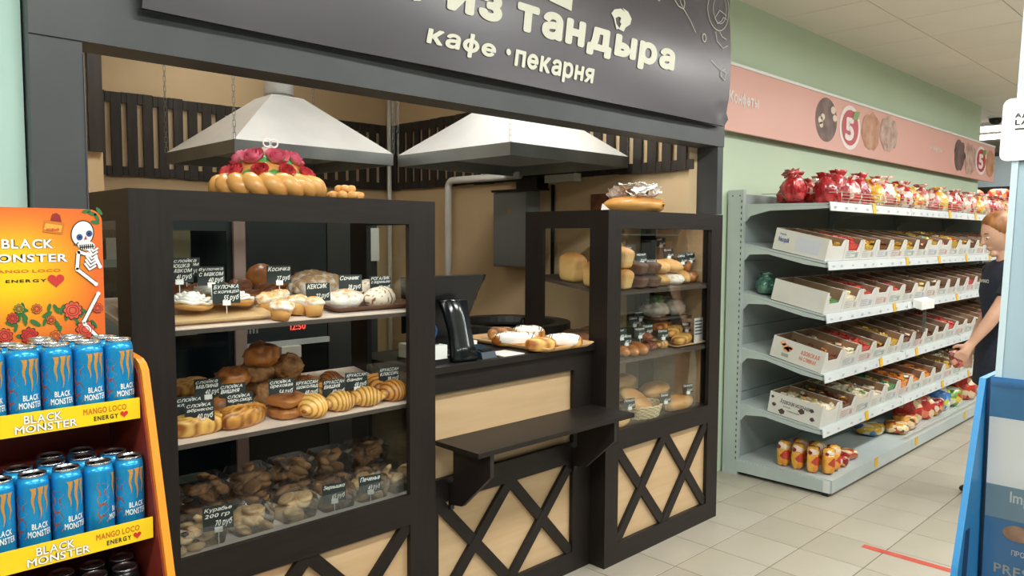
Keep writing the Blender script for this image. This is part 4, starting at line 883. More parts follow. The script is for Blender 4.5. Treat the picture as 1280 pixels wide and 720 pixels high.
# ---------------- right cabinet, bottom: flat loaves and basket
zr=ZB_R+.001
FLATM=mat('flat_tandoor_bread','#b3793a','#e2b678',rough=.55,scale=9,tone=.5,lo=.15,hi=.9,bump=.15,bscale=40)
def basket(x,y,z,w_,d_,h_):
    t=thing('wicker_basket','pale oval wicker basket holding a flat loaf in the loaf cabinet','basket',(x,y,z)); WK=mat('wicker','#d3bd8e','#e3d0a6',rough=.6,scale=30)
    n=36; 
    for k in range(7):
        f=k/6; pth=[((w_*(.42+.08*f))*math.cos(2*PI*i/n)*(1),(d_*(.42+.08*f))*math.sin(2*PI*i/n),.004+h_*f+.0022*(1 if (i+k)%2 else -1)) for i in range(n)]
        part(t,'woven_ring',MB().tube(pth,.0052,6,close=True),WK,True,False)
    for i in range(18):
        a=2*PI*i/18; part(t,'stake',MB().tube([(w_*.42*math.cos(a),d_*.42*math.sin(a),.002),(w_*.505*math.cos(a),d_*.505*math.sin(a),h_+.004)],.003,5),WK,True,False)
    part(t,'base',MB().lathe([(.001,.002),(1,.002),(1,.006),(.001,.006)],n).xf(Matrix.Diagonal((w_*.42,d_*.42,1,1))),WK,False,False)
    return t
basket(3.09,2.235,zr,.26,.19,.055)
def flat(label,x,y,z,rx,ry,h,rot,seed):
    o=single('flat_loaf',label,'loaf',m_bun(rx,ry,h,seed,.04,.6,.9),FLATM,(x,y,z),rot,True); return o
flat('large flat tandoor loaf leaning in the wicker basket',3.05,2.25,zr+.06,.125,.085,.06,(R_(38),R_(18),.1),1)
flat('long flat loaf lying right of the basket',3.37,2.2,zr,.135,.058,.07,(0,0,.12),2)
flat('long flat loaf on top behind the right-hand one',3.36,2.34,zr+.045,.13,.06,.075,(.12,0,.15),3)
flat('long flat loaf at the back, highest of the heap',3.2,2.45,zr+.09,.14,.06,.075,(.1,0,.12),4)
flat('long flat loaf lying in front of the basket at the left',2.83,2.185,zr,.10,.055,.065,(0,0,.25),5)
flat('round flat loaf leaning behind the left end of the basket',2.845,2.38,zr+.07,.12,.1,.06,(R_(40),0,.1),6)
flat('flat loaf lying under the heap at the back left',3.0,2.45,zr,.13,.06,.07,(0,0,0),7)
flat('flat loaf lying under the heap at the back right',3.33,2.45,zr,.13,.06,.07,(0,0,0),8)
for u,v,y,l,lab in ((787,505,2.16,['Лепёшка','45 руб'],'chalk tag on the loaf at the left of the basket'),(832,498,2.15,['Лаваш','40 руб'],'chalk tag at the right edge of the wicker basket'),(860,486,2.17,['Лепёшка','42 руб'],'chalk tag on the long loaf right of the basket')): tagR(u,v,y,l,lab,w_=.07)
# ---------------- on the counter
TOPZ=1.0205
tray('baking_tray','beige baking tray of iced rolls on the counter worktop',2.27,2.60,2.12,2.66,mat('worn_tray','#c39a69','#d8b78a',rough=.45,scale=6),lambda y:TOPZ,.018,False)
for i,(u,v,rz,m_,L,l) in enumerate(((704,436,-.62,ICING,.17,'white iced roll nearest the loaf cabinet on the counter tray'),(676,440,-.55,PALEG,.13,'bare golden roll at the front of the counter tray'),(643,434,-.75,STRIPE,.2,'chocolate-drizzled roll in the middle of the counter tray'),(660,425,-.75,STRIPE,.16,'chocolate-drizzled roll further back on the counter tray'),(627,426,-.8,NUTTY,.13,'nut-crusted roll at the back left of the counter tray'))):
    q_=onz(u,v-6,TOPZ+.02); x,y=q_.x,q_.y
    t=thing('iced_roll',l,'roll',(x,y,TOPZ+.005),rz)
    part(t,'dough',m_puff(L,.075,.05,3,i),PALEG if m_ is STRIPE or m_ is ICING else m_,True,False)
    if m_ in (ICING,STRIPE):
        b=m_puff(L*.94,.077,.053,3,i); b.v=[(x_,y_,max(z_,.014)+.001) for x_,y_,z_ in b.v]; part(t,'icing',b,ICING,True,False,label='white icing')
        b=MB()
        for k in range(7):
            xx=-L*.4+k*L*.13; b.tube([(xx+.012*math.sin(q*1.3+k),.033*math.cos(q),.008+.052*math.sin(q)**.5) for q in [.25+i_*.33 for i_ in range(9)]],.0016,5)
        part(t,'chocolate_drizzle',b,mat('drizzle','#3b2018',rough=.3),True,False,kind='stuff')
gb=thing('bun_bag','clear bag of brown buns beside the side glass of the middle loaf shelf','bag',(2.745,2.34,zR[1](2.34)+.001)); gb.rotation_euler=(TA,0,0)
part(gb,'buns',m_bun(.06,.075,.085,5,.15),BROWN,True,False); part(gb,'film',m_bun(.066,.082,.1,6,.1),CLEARF,True,False)
# till: monitor seen from behind
mn=thing('till_monitor','black till monitor seen from behind on the counter','monitor',(1.93,2.42,TOPZ))
def mon(u,v):
    w_=.15+.045*v; x=1.93+(u-.5)*2*w_; return x
b=MB(); prof=[]
zs=[(1.10,.12,0),(1.18,.14,.0),(1.28,.175,.0),(1.325,.20,.0),(1.345,.205,.0)]
vs=[]
for z,hw,_ in zs:
    y=2.40-(z-1.1)*.18; vs+=[(1.93-hw,y-.02,z),(1.93-hw*.8,y-.05,z),(1.93+hw*.8,y-.05,z),(1.93+hw,y-.02,z),(1.93+hw,y+.02,z),(1.93-hw,y+.02,z)]
b.add(vs,[(i*6+j,i*6+(j+1)%6,(i+1)*6+(j+1)%6,(i+1)*6+j) for i in range(4) for j in range(6)]+[tuple(range(6))[::-1],tuple(range(24,30))]); part(mn,'housing',b,BLACK)
part(mn,'screen',MB().box(1.76,2.1,2.415,2.418,1.12,1.33),DKG)
part(mn,'neck',MB().box(1.86,2.0,2.36,2.42,1.04,1.12),BLACK); part(mn,'foot',MB().lathe([(.11,TOPZ),(.11,TOPZ+.012),(.07,TOPZ+.025)],24,(1.93,2.42,0)),BLACK,True)
part(mn,'cable',MB().tube([(1.83+.03*math.sin(i*.5),2.34-.02*math.sin(i*.4),1.18-.15*i/10) for i in range(11)],.004,6),mat('blue_cable','#2d5f9a',rough=.4),True)
cr=thing('customer_display','tall glossy black customer display standing on the counter edge','display',(1.90,2.2,TOPZ))
b=MB(); vs=[]
for z,hw,y in ((0,.052,2.205),(.012,.055,2.20),(.06,.047,2.215),(.12,.045,2.235),(.18,.05,2.262),(.225,.058,2.285),(.235,.058,2.295)):
    vs+=[(1.90-hw,y-.012,TOPZ+z),(1.90+hw,y-.012,TOPZ+z),(1.90+hw,y+.02,TOPZ+z),(1.90-hw,y+.02,TOPZ+z)]
b.add(vs,[(i*4+j,i*4+(j+1)%4,(i+1)*4+(j+1)%4,(i+1)*4+j) for i in range(6) for j in range(4)]+[(3,2,1,0),(24,25,26,27)]); part(cr,'shell',b,mat('piano_black','#141a1c',rough=.15),True)
cr.rotation_euler=(0,0,-.15)
b=MB().box(1.855,1.945,2.188,2.191,TOPZ+.03,TOPZ+.045); part(cr,'foot_strip',MB().box(1.855,1.945,2.192,2.194,TOPZ+.004,TOPZ+.012),BLACK)
pr=thing('receipt_printer','white receipt printer beside the customer display','printer',(1.77,2.3,TOPZ)); part(pr,'body',MB().box(1.72,1.83,2.22,2.38,TOPZ,TOPZ+.07),WHITE); part(pr,'slot',MB().box(1.735,1.815,2.25,2.27,TOPZ+.07,TOPZ+.074),BLACK); part(pr,'base',MB().box(1.715,1.835,2.215,2.385,TOPZ-.0004,TOPZ+.018),BLACK)
st=thing('card_terminal','small dark blue card terminal right of the customer display','terminal',(2.03,2.23,TOPZ)); part(st,'body',MB().prism([(2.19,TOPZ),(2.29,TOPZ),(2.29,TOPZ+.045),(2.20,TOPZ+.025)],1.985,2.06,'x'),mat('dark_blue_plastic','#1e3340',rough=.35)); part(st,'keypad',MB().box(1.995,2.05,2.205,2.24,TOPZ+.028,TOPZ+.034),BLACK)
single('paper_slip','white paper slips lying right of the card terminal','paper',MB().box(2.09,2.21,2.18,2.30,TOPZ,TOPZ+.003),PAPER)
cup=thing('paper_roll','white paper roll behind the card terminal','paper roll',(2.06,2.36,TOPZ)); part(cup,'roll',MB().lathe([(.035,0),(.035,.05),(.012,.05),(.012,.0)],20),PAPER,True,False); part(cup,'core',MB().lathe([(.012,.0),(.012,.051),(.009,.051),(.009,0)],14),KRAFT,True,False)
# ---------------- festive loaves on the cabinet tops
ck=thing('festive_loaf','tiered braided festive loaf with pink sugar roses on the pastry cabinet','bread',(1.17,2.33,CT+.001))
CRUST=mat('festive_crust','#b2702c','#e2ac62',rough=.35,scale=14,tone=.35,lo=.05,hi=.85,coat=.2)
part(ck,'braided_ring',m_ringbraid(.135,.036,1,9,2),CRUST,True,False); part(ck,'dome',m_bun(.125,.125,.135,4,.03,.6),CRUST,True,False)
PINKR=mat('pink_sugar_rose','#c94c68','#e68296',rough=.5,scale=30); REDR=mat('red_sugar_rose','#b52f38','#d24a50',rough=.5,scale=30); GRL=mat('sugar_leaf','#3f8f45','#58a65a',rough=.5,scale=30)
def rose(par,x,y,z,r,m,tx=.4,rz=0):
    o=part(par,'sugar_rose',m_rose(r),m,True,False); o.location=(x,y,z); o.rotation_euler=(tx,0,rz)
def tilted(o,a,t): o.rotation_euler=(Matrix.Rotation(a,3,'Z')@Matrix.Rotation(t,3,'Y')).to_euler()
for i in range(10):
    a=2*PI*i/10+.3; rose(ck,.122*math.cos(a),.122*math.sin(a),.072,.027,REDR); tilted(ck.children[-1],a,.8)
for i in range(7):
    a=2*PI*i/7+.1; rose(ck,.075*math.cos(a),.075*math.sin(a),.112,.037,PINKR); tilted(ck.children[-1],a,.65)
for i in range(10):
    a=2*PI*i/10+.62; o=part(ck,'sugar_leaf',m_leaf(.05,.018),GRL,True,False); o.location=(.1*math.cos(a),.1*math.sin(a),.088); tilted(o,a,.55)
for i in range(7):
    a=2*PI*i/7+.55; o=part(ck,'sugar_leaf',m_leaf(.055,.024),GRL,True,False); o.location=(.06*math.cos(a),.06*math.sin(a),.135); tilted(o,a,.7)
rose(ck,0,0,.135,.03,mat('white_sugar','#f7f3ee',rough=.8,spec=.2),0)
for s in (-1,1): part(ck,'sugar_ring',MB().tube([(s*.012+.013*math.cos(2*PI*i/16),-.02,.175+.013*math.sin(2*PI*i/16)) for i in range(16)],.003,6,close=True),MATS['white_sugar'],True,False)
pb=thing('plaited_bun','small plaited golden rosette bun beside the festive loaf','bun',(1.44,2.30,CT+.001))
for i in range(8):
    a=2*PI*i/8; o=part(pb,'petal',m_bun(.026,.02,.03,i,.06,.4,nu=16,nv=9),CRUST,True,False); o.location=(.045*math.cos(a),.045*math.sin(a),.002); o.rotation_euler=(0,-.3,a)
for i in range(5):
    a=2*PI*i/5+.3; o=part(pb,'petal',m_bun(.022,.017,.028,i+9,.06,.3,nu=16,nv=9),CRUST,True,False); o.location=(.022*math.cos(a),.022*math.sin(a),.026); o.rotation_euler=(0,-.4,a)
ck2=thing('flowered_loaf','round loaf covered with white sugar flowers on the loaf cabinet','bread',(3.07,2.28,CT+.001))
part(ck2,'loaf',m_bun(.15,.145,.082,3,.05,.6,.9),CRUST,True,False)
def flower(par,x,y,z,r,tx,rz):
    mb=MB()
    for k in range(6):
        a=2*PI*k/6; l=m_leaf(r,r*.42); l.xf(Matrix.Rotation(a,4,'Z')@Matrix.Rotation(-.45,4,'Y')); mb.add(l.v,l.f)
    o=part(par,'sugar_flower',mb,MATS['white_sugar'],True,False); o.location=(x,y,z); o.rotation_euler=(tx,0,rz)
rnd=random.Random(5)
for i in range(24):
    a=rnd.uniform(0,2*PI); q=.125*rnd.random()**.5; flower(ck2,q*math.cos(a),q*math.sin(a)-.015,.078+.05*(1-(q/.125)**2),.045,-.7*math.sin(a)*q/.12*-1,rnd.uniform(0,3))
for i in range(7): 
    o=part(ck2,'dough_strip',m_bun(.035,.012,.016,i,.05,.4,nu=14,nv=8),CRUST,True,False); o.location=(.075+.012*i,-.115+.022*i,.028+.012*(i%3)); o.rotation_euler=(.2,.3,.9+.35*(i%3))
cl=MB().prism([(-.05,0),(.03,0),(-.04,.035)],-.002,.002); single('folded_card','small folded white card left of the flowered loaf','card',cl,PAPER,(2.83,2.25,CT+.001))

# ================================================================== ENERGY DRINK RACK
RKX0,RKX1=-.02,.585
ORANGE=mat('orange_rack_side','#f08a1c','#f39425',rough=.4,scale=3); REDIN=mat('dark_red_rack_back','#7c2a1c','#8a3021',rough=.5,scale=4); YEL=mat('yellow_strip','#f2c912','#f5cf1e',rough=.4,scale=3)
rk=thing('drinks_rack','orange cardboard drinks rack with yellow shelf strips beside the pastry cabinet','rack',(.28,1.8,0))
def side_poly(): 
    pts=[(2.0,0),(1.42,0),(1.765,1.185)]; pts+=[(1.765+.06*(1-math.cos(a)),1.185+.04*math.sin(a)) for a in (.4,.8,1.2,1.57)]; pts+=[(2.0,1.24)]
    return pts
for x,s_ in ((RKX0,1),(RKX1-.004,-1)):
    part(rk,'side_panel',MB().prism(side_poly(),x-(.012 if s_>0 else 0),x+(.004 if s_>0 else .016),'x'),ORANGE)
    q=[(y+.012 if y<1.99 else y,z-(.012 if z>.1 else 0)) for y,z in side_poly()]
    part(rk,'side_lining',MB().prism(q,x+(.004 if s_>0 else -.004),x+(.007 if s_>0 else 0),'x'),REDIN)
part(rk,'back_panel',MB().box(RKX0+.012,RKX1-.012,1.985,1.998,0,1.2),REDIN)
CANR,CANH=.0292,.157
SH=[(1.116,1.80,1.762),(.863,1.755,1.70),(.615,1.70,1.64),(.36,1.65,1.575)]   # shelf top, front can row, strip plane
INK=mat('black_ink','#1a1410',rough=.5); WINK=mat('white_ink','#f4f1ea',rough=.5); OINK=mat('orange_ink','#c8741a',rough=.5); RINK=mat('red_ink','#c5302c',rough=.5); GINK=mat('green_ink','#2f6b34',rough=.5)
def outlined(par,body,fn,o1,o2,m1,m2,dirv,name='lettering'):
    b=MB(); text2d(b,body,fn,o2,0,1,3); 
    d=Vector(dirv)
    b2=MB(); text2d(b2,body,lambda u,v:Vector(fn(u,v))+d*.0008,o1,0,1,3); part(par,name+'_outline',b,m2); return part(par,name,b2,m1)
def heart(par,c,r,dirx,dirz,m,off):
    pts=[]; 
    for i in range(24):
        t=2*PI*i/24; x=16*math.sin(t)**3/16; y=(13*math.cos(t)-5*math.cos(2*t)-2*math.cos(3*t)-math.cos(4*t))/16
        pts.append(Vector(c)+Vector(dirx)*x*r+Vector(dirz)*y*r+Vector(off))
    b=MB(); b.add(pts,[tuple(range(24))[::-1]]); part(par,'heart',b,m)
for i,(z,yc,ys) in enumerate(SH):
    part(rk,'shelf',MB().box(RKX0+.012,RKX1-.012,ys+.004,1.985,z-.012,z-.0005),REDIN)
    za,zb_=z-.02,z+.026
    st=part(rk,'price_strip',MB().box(RKX0+.012,RKX1-.012,ys,ys+.003,za,zb_),YEL)
    y=ys-.0008; h=zb_-za
    for k,xo in enumerate((0,-.30)):
        f=lambda x0,x1,z0,z1:rect_fn((x0+xo,y,za+h*z0),(x1+xo,y,za+h*z0),(x0+xo,y,za+h*z1))
        if xo+.31<RKX0+.02: continue
        outlined(rk,'BLACK',f(.352,.42,.5,.88),.02,.06,WINK,INK,(0,-1,0)); outlined(rk,'MONSTER',f(.336,.448,.1,.45),.02,.06,WINK,INK,(0,-1,0))
        b=MB(); text2d(b,'MANGO LOCO',f(.46,.545,.52,.8),.03); part(rk,'lettering',b,OINK); b=MB(); text2d(b,'ENERGY',f(.48,.528,.18,.4),.03,0,1.6); part(rk,'lettering',b,INK)
        heart(rk,(.54+xo,y,za+h*.33),.008,(1,0,0),(0,0,1),RINK,(0,-.0005,0))
# poster
PY=1.985
def pst_mat():
    m=bpy.data.materials.new('poster_print'); m.use_nodes=True; nt=m.node_tree; N=nt.nodes; L=nt.links; p=N['Principled BSDF']; p.inputs['Roughness'].default_value=.35
    tc=N.new('ShaderNodeTexCoord'); sp=N.new('ShaderNodeSeparateXYZ'); L.new(tc.outputs['Generated'],sp.inputs[0])
    r=N.new('ShaderNodeValToRGB'); e=r.color_ramp.elements; e[0].position=0; e[0].color=lin('#d4502a'); e[1].position=1; e[1].color=lin('#e0682c')
    for ps,c in ((.12,'#dd5f2c'),(.35,'#f0a01e'),(.5,'#f3c815'),(.72,'#f2c41a'),(.9,'#e98a2a')): q=e.new(ps); q.color=lin(c)
    r2=N.new('ShaderNodeValToRGB'); r2.color_ramp.elements[0].position=.72; r2.color_ramp.elements[0].color=(0,0,0,1); r2.color_ramp.elements[1].position=.97; r2.color_ramp.elements[1].color=(1,1,1,1)
    mx=N.new('ShaderNodeMix'); mx.data_type='RGBA'; L.new(sp.outputs['Z'],r.inputs[0]); L.new(sp.outputs['X'],r2.inputs[0]); L.new(r2.outputs[0],mx.inputs['Factor']); L.new(r.outputs[0],mx.inputs[6]); mx.inputs[7].default_value=lin('#e0692b')
    L.new(mx.outputs[2],p.inputs['Base Color']); return m
x1=.572; z1=1.561; rc=.028
pts=[(RKX0+.02,1.2),(x1,1.2)]+[(x1-rc+rc*math.cos(a),z1-rc+rc*math.sin(a)) for a in [PI/2*i/6 for i in range(7)]]+[(RKX0+.02+rc-rc*math.sin(a),z1-rc+rc*math.cos(a)) for a in [PI/2*i/6 for i in range(7)]]
ps=part(rk,'header_poster',MB().prism(pts,PY,PY+.004),pst_mat())
def pp(u,v,d=.001): q=ony(u,v,PY-d); return q
def prect(u0,v0,u1,v1,d=.001):
    a=pp(u0,v0,d); c=pp(u1,v1,d); return rect_fn(a,(c.x,PY-d,a.z),(a.x,PY-d,c.z))
outlined(rk,'BLACK',prect(2,311,66,299),.03,.08,WINK,INK,(0,-1,0)); outlined(rk,'MONSTER',prect(-22,329,84,317),.03,.08,WINK,INK,(0,-1,0))
b=MB(); text2d(b,'MANGO LOCO',prect(-14,342,76,336),.03); part(rk,'lettering',b,OINK); b=MB(); text2d(b,'ENERGY',prect(7,354,58,348.5),.03,0,1.6); part(rk,'lettering',b,INK)
c=pp(70,350); heart(rk,c,.017,(1,0,0),(0,0,1),RINK,(0,-.001,0))
def pline(pts,w_,m,name,d=.0015,close=False): return part(rk,name,ribbon([pp(u,v,d) for u,v in pts],w_,close),m)
def ppoly(pts,m,name,d=.0015): b=MB(); b.add([pp(u,v,d) for u,v in pts],[tuple(range(len(pts)))]); return part(rk,name,b,m)
# small crate drawing
ppoly([(53,290),(78,293),(81,279),(56,274)],OINK,'crate_drawing'); ppoly([(55,287),(76,290),(78,282),(57,279)],mat('crate_face','#eda53a',rough=.5),'crate_drawing',.002); ppoly([(63,276),(65,268),(70,266),(75,269),(77,278)],mat('dark_red_ink','#8e2420',rough=.5),'crate_drawing',.0018)
b=MB(); text2d(b,'новый',prect(58,288.5,74,284.5,.0025),.03); part(rk,'lettering',b,RINK)
# sugar-skull skeleton drawing
sk=ovalpts((103,292),14.5,17,24,.25); ppoly(sk,INK,'skull_outline',.0014); ppoly(ovalpts((103,292),13.2,15.6,24,.25),mat('skull_white','#dfe3e0',rough=.5),'skull',.002); ppoly(ovalpts((108,307),11,6,18,.1),MATS['skull_white'],'jaw',.0019)
for c in ((99.5,296.5),(111.5,292)): ppoly(ovalpts(c,4,4,14),mat('blue_ink','#2b4a86',rough=.5),'eye',.0026); ppoly(ovalpts(c,1.4,1.4,10),INK,'eye',.003)
ppoly([(105,300),(109,299),(107,294.5)],RINK,'nose',.0026)
for k in range(7): pline([(100+2.6*k,306-.2*k),(100.6+2.6*k,312-.2*k)],.0012,INK,'tooth_line',.0026)
pline([(100,309.3),(118,307.7)],.0012,INK,'tooth_line',.0026)
pline([(92,306),(95,306),(98,303)],.0014,mat('brown_ink','#7a3a20',rough=.5),'moustache',.002)
for k in range(6):
    pl_=[(107+2.2*k,326-4.2*k+ (9)),(113+1.8*k,337-4.0*k+3),(121+.8*k if k<5 else 124,333-3.5*k+5)]
    pline([(106+1.0*k,343-4.6*k-14),(112+.9*k,351-4.6*k-14),(120+.5*k,346-4.4*k-14)][0:3],.0042,INK,'rib_outline',.0016); pline([(106+1.0*k,343-4.6*k-14),(112+.9*k,351-4.6*k-14),(120+.5*k,346-4.4*k-14)],.0026,WINK,'rib',.0024)
def bone(a,c):
    pline([a,c],.0052,INK,'bone_outline',.0018); pline([a,c],.0036,WINK,'bone',.003)
    for e in (a,c): ppoly(ovalpts(e,2.6,2.6,10),WINK,'bone_end',.0036)
bone((99,315),(112,319)); bone((98,316),(96.5,335)); bone((97,337),(120,355)); bone((123,367),(105,402)); bone((106,405),(126,425)); bone((120,322),(125,333))
# flowers and leaves
rnd=random.Random(3)
def petalflower(c,r,m,n=9,d=.0016):
    pts=[]
    for i in range(36):
        a=2*PI*i/36; q=r*(.78+.22*abs(math.sin(n*a/2))); pts.append((c[0]+q*math.cos(a),c[1]+q*math.sin(a)*.95))
    ppoly(pts,INK,'flower_outline',d); ppoly([(c[0]+(p[0]-c[0])*.9,c[1]+(p[1]-c[1])*.9) for p in pts],m,'flower',d+.0006)
    for k in (.6,.35): pline(ovalpts(c,r*k,r*k*.9,14),.0008,mat('dark_red_ink','#8e2420'),'petal_line',d+.0012,True)
FRED=mat('flower_red','#cf4330','#dd6044',rough=.5,scale=30); FOR=mat('flower_orange','#e27a33',rough=.5)
def leafp(c,l,a,d=.0013):
    pts=[]
    for i in range(12):
        t=2*PI*i/12; x=l*math.cos(t); y=l*.4*math.sin(t); pts.append((c[0]+x*math.cos(a)-y*math.sin(a),c[1]+x*math.sin(a)+y*math.cos(a)))
    ppoly(pts,GINK,'leaf',d)
for i in range(46): leafp((rnd.uniform(-12,122),rnd.uniform(384,432)),rnd.uniform(4,8),rnd.uniform(0,PI),.0012+.00001*i)
for i,(c,r,m) in enumerate((((91,388),13,FRED),((107,412),13,FRED),((37,420),12,MATS['red_ink']),((6,420),11,FRED),((16,398),8,FRED),((46,386),7,FOR),((24,386),7,mat('lime_ink','#8aa63c',rough=.5)),((64,400),6,FOR),((70,420),8,FOR),((122,385),7,FRED),((-10,400),9,FRED))): petalflower(c,r,m,9,.0018+.0001*i)
for c,a in (((115,267),.3),((121,272),1.1),((108,264),-.2),((124,264),.9),((119,278),.2)): leafp(c,6,a,.0012)
# cans
BLUE=mat('blue_can','#1f93cf','#2aa0da',rough=.25,metal=.45,scale=12); SILV=mat('can_aluminium','#c9ccd0',rough=.22,metal=.95); CANB=mat('black_can','#1b1d20','#22252a',rough=.25,metal=.5,scale=8); CLAW=mat('claw_gold','#d59a4a','#c08a3c',rough=.35,metal=.3,scale=20); CANORG=mat('can_art_orange','#c8702a','#8d3a1e',rough=.4,scale=60)
def can_parts(par,bm_,claw=True):
    r,h=CANR,CANH
    part(par,'body',MB().lathe([(r*.86,0),(r*.97,.006),(r,.012),(r,h-.024),(r*.97,h-.018),(r*.86,h-.006)],28),bm_,True,False)
    l=part(par,'lid',MB().lathe([(r*.86,h-.006),(r*.88,h-.001),(r*.84,h),(r*.8,h-.001),(r*.78,h-.006),(.001,h-.006)],28),SILV,True,False)
    part(l,'pull_tab',MB().box(-.006,.006,-.014,.006,h-.0055,h-.004),SILV,False,False)
    if not claw: return
    def wrap(a,z,d=.0005): return ((r+d)*math.sin(a),-(r+d)*math.cos(a),z)
    for k,(x0,wd,zt,zb_) in enumerate(((-.42,.34,.132,.08),(0,.36,.133,.066),(.42,.34,.132,.078))):
        b=MB(); n=9; L_=[];Rr=[]
        for i in range(n+1):
            t=i/n; z=zt+(zb_-zt)*t; wv=wd*(.56 if t<.1 else .40*(1-t)**.8+.02); o=.05*math.sin(t*9+k)
            L_.append(wrap(x0+o-wv,z)); Rr.append(wrap(x0+o+wv,z))
        b.add(L_+Rr,[(i,i+1,n+2+i,n+1+i) for i in range(n)]); part(par,'claw_mark',b,CLAW,False,False)
    b=MB()
    for t_,z0,z1_,a0,a1 in (('BLACK',.048,.06,-.55,.5),('MONSTER',.032,.045,-.8,.75)): text2d(b,t_,lambda u,v:wrap(a0+(a1-a0)*u,z0+(z1_-z0)*v,.0006),.02,0,1,2)
    part(par,'can_lettering',b,WINK,False,False,kind='stuff')
    b=MB(); n=10
    vs=[wrap(-1.25+.35*math.sin(i*1.9)*.3-.28,.03+.085*i/n,.0004) for i in range(n+1)]+[wrap(-.95+.2*math.sin(i*2.3),.03+.085*i/n,.0004) for i in range(n+1)]
    b.add(vs,[(i,n+1+i,n+2+i,i+1) for i in range(n)]); part(par,'can_art',b,CANORG,False,False)
c0=None; cb0=None
for si,(z,yc,ys) in enumerate(SH[:3]):
    for row in range(3):
        for k in range(5):
            x=.544-.0607*k-(.0 if row%2==0 else .012); y=yc+row*.0612
            if y>1.95: continue
            if row==2 and si<2 and k in (0,3): continue
            if si==2 and row==0 and k in (0,): continue
            rz=random.uniform(-.12,.12)+.25+ (1.0 if (si==1 and row==0 and k==1) else 0)
            if si<2:
                lab='blue can, %s from the right, %s row of the %s rack shelf'%(ORD[k],('front','second','third')[row],('upper','lower')[si])
                gr=('front cans, upper shelf','front cans, lower shelf')[si] if row==0 else ('rear cans, upper shelf','rear cans, lower shelf')[si]
                if c0 is None: c0=thing('drink_can',lab,'can',(x,y,z),rz,gr); can_parts(c0,BLUE)
                else: dup(c0,(x,y,z),rz,lab,gr)
            else:
                lab='black can, %s from the right, %s row at the bottom of the rack'%(ORD[k],('front','second','third')[row]); gr='black cans'
                if cb0 is None: cb0=thing('drink_can',lab,'can',(x,y,z),rz,gr); can_parts(cb0,CANB,False)
                else: dup(cb0,(x,y,z),rz,lab,gr)

# ================================================================== SWEETS SHELVING
GX0,GX1,SEC=4.35,9.67,1.33
gd=thing('gondola_shelving','long grey steel shelving of sweets along the green wall','shelving',((GX0+GX1)/2,2.1,0))
SHV=[(1.713,1.706),(1.474,1.363),(1.167,1.055),(.825,.705),(.462,.383)]        # (z at back, z at front) of the five hung shelves
GYB,GYF=2.375,1.856
nsec=int(round((GX1-GX0)/SEC))
HOLE=mat('slot_dark','#3a403f',rough=.8)
for i in range(nsec+1):
    x=GX0+i*SEC
    part(gd,'upright',MB().box(x-.015,x+.015,GYB+.005,2.485,.0,1.80),ALU)
    if i==0:
        b=MB()
        for k in range(46): b.box(x-.0165,x-.0145,GYB+.014,GYB+.02,.1+k*.036,.1+k*.036+.016)
        part(gd,'slot_row',b,HOLE,kind='stuff')
        b=MB(); b.box(x-.0165,x-.0145,2.40,2.408,1.76,1.768); part(gd,'bolt_hole',b,HOLE); b=MB(); b.box(x-.0165,x-.0145,2.45,2.458,1.76,1.768); part(gd,'bolt_hole',b,HOLE)
for i in range(nsec):
    xa,xb=GX0+i*SEC+.016,GX0+(i+1)*SEC-.016
    for k in range(4): part(gd,'back_panel',MB().box(xa,xb,2.41,2.425,.1+k*.42,.1+(k+1)*.42-.004),ALUD)
    part(gd,'base_deck',MB().box(xa-.014,xb+.014,1.80,2.41,.082,.098),ALU); part(gd,'base_front',MB().box(xa-.014,xb+.014,1.783,1.80,.022,.098),ALU)
    for j,(zb_,zf) in enumerate(SHV):
        b=MB().prism([(GYF,zf-.012),(GYB+.03,zb_-.012),(GYB+.03,zb_),(GYF,zf)],xa,xb,'x'); part(gd,'shelf',b,ALU)
        part(gd,'shelf_lip',MB().box(xa,xb,GYF,GYF+.012,zf-.03,zf-.004),ALU)
        r=part(gd,'price_rail',MB().prism([(GYF-.014,zf-.045),(GYF-.008,zf-.047),(GYF-.001,zf+.004),(GYF-.006,zf+.006)],xa-.012,xb+.012,'x'),mat('price_rail_white','#cdd3d3','#d6dbda',rough=.35,scale=6))
        for x in (xa-.008,xb-.004):
            s0=(zb_-zf)/(GYB-GYF)
            pts=[(GYF+.01,zf-.014),(GYF+.01,zf-.03)]+[(GYF+.05+(GYB-GYF-.1)*t,zf+s0*(GYB-GYF)*t-.034-.0*t-.012*t) for t in (.2,.5,.75)]+[(GYB-.03,zb_-.075),(GYB+.0,zb_-.11),(GYB+.03,zb_-.11),(GYB+.03,zb_-.012)]
            part(gd,'bracket',MB().prism(pts,x,x+.012,'x'),ALU)
part(gd,'base_side',MB().box(GX0-.013,GX0-.001,1.79,2.41,.022,.094),ALU); part(gd,'base_foot',MB().box(GX0-.005,GX0+.03,1.80,1.84,0,.022),BLACK); part(gd,'base_foot',MB().box(GX0-.01,GX0+.03,2.40,2.47,-.0005,.005),BLACK)
for x in (5.5,6.7,7.9): part(gd,'base_foot',MB().box(x,x+.02,1.84,1.86,0,.022),ALU)
part(gd,'base_corner',MB().box(GX0-.0145,GX0-.0125,1.79,1.83,.024,.092),mat('corner_plate','#d6dbd9',rough=.4))
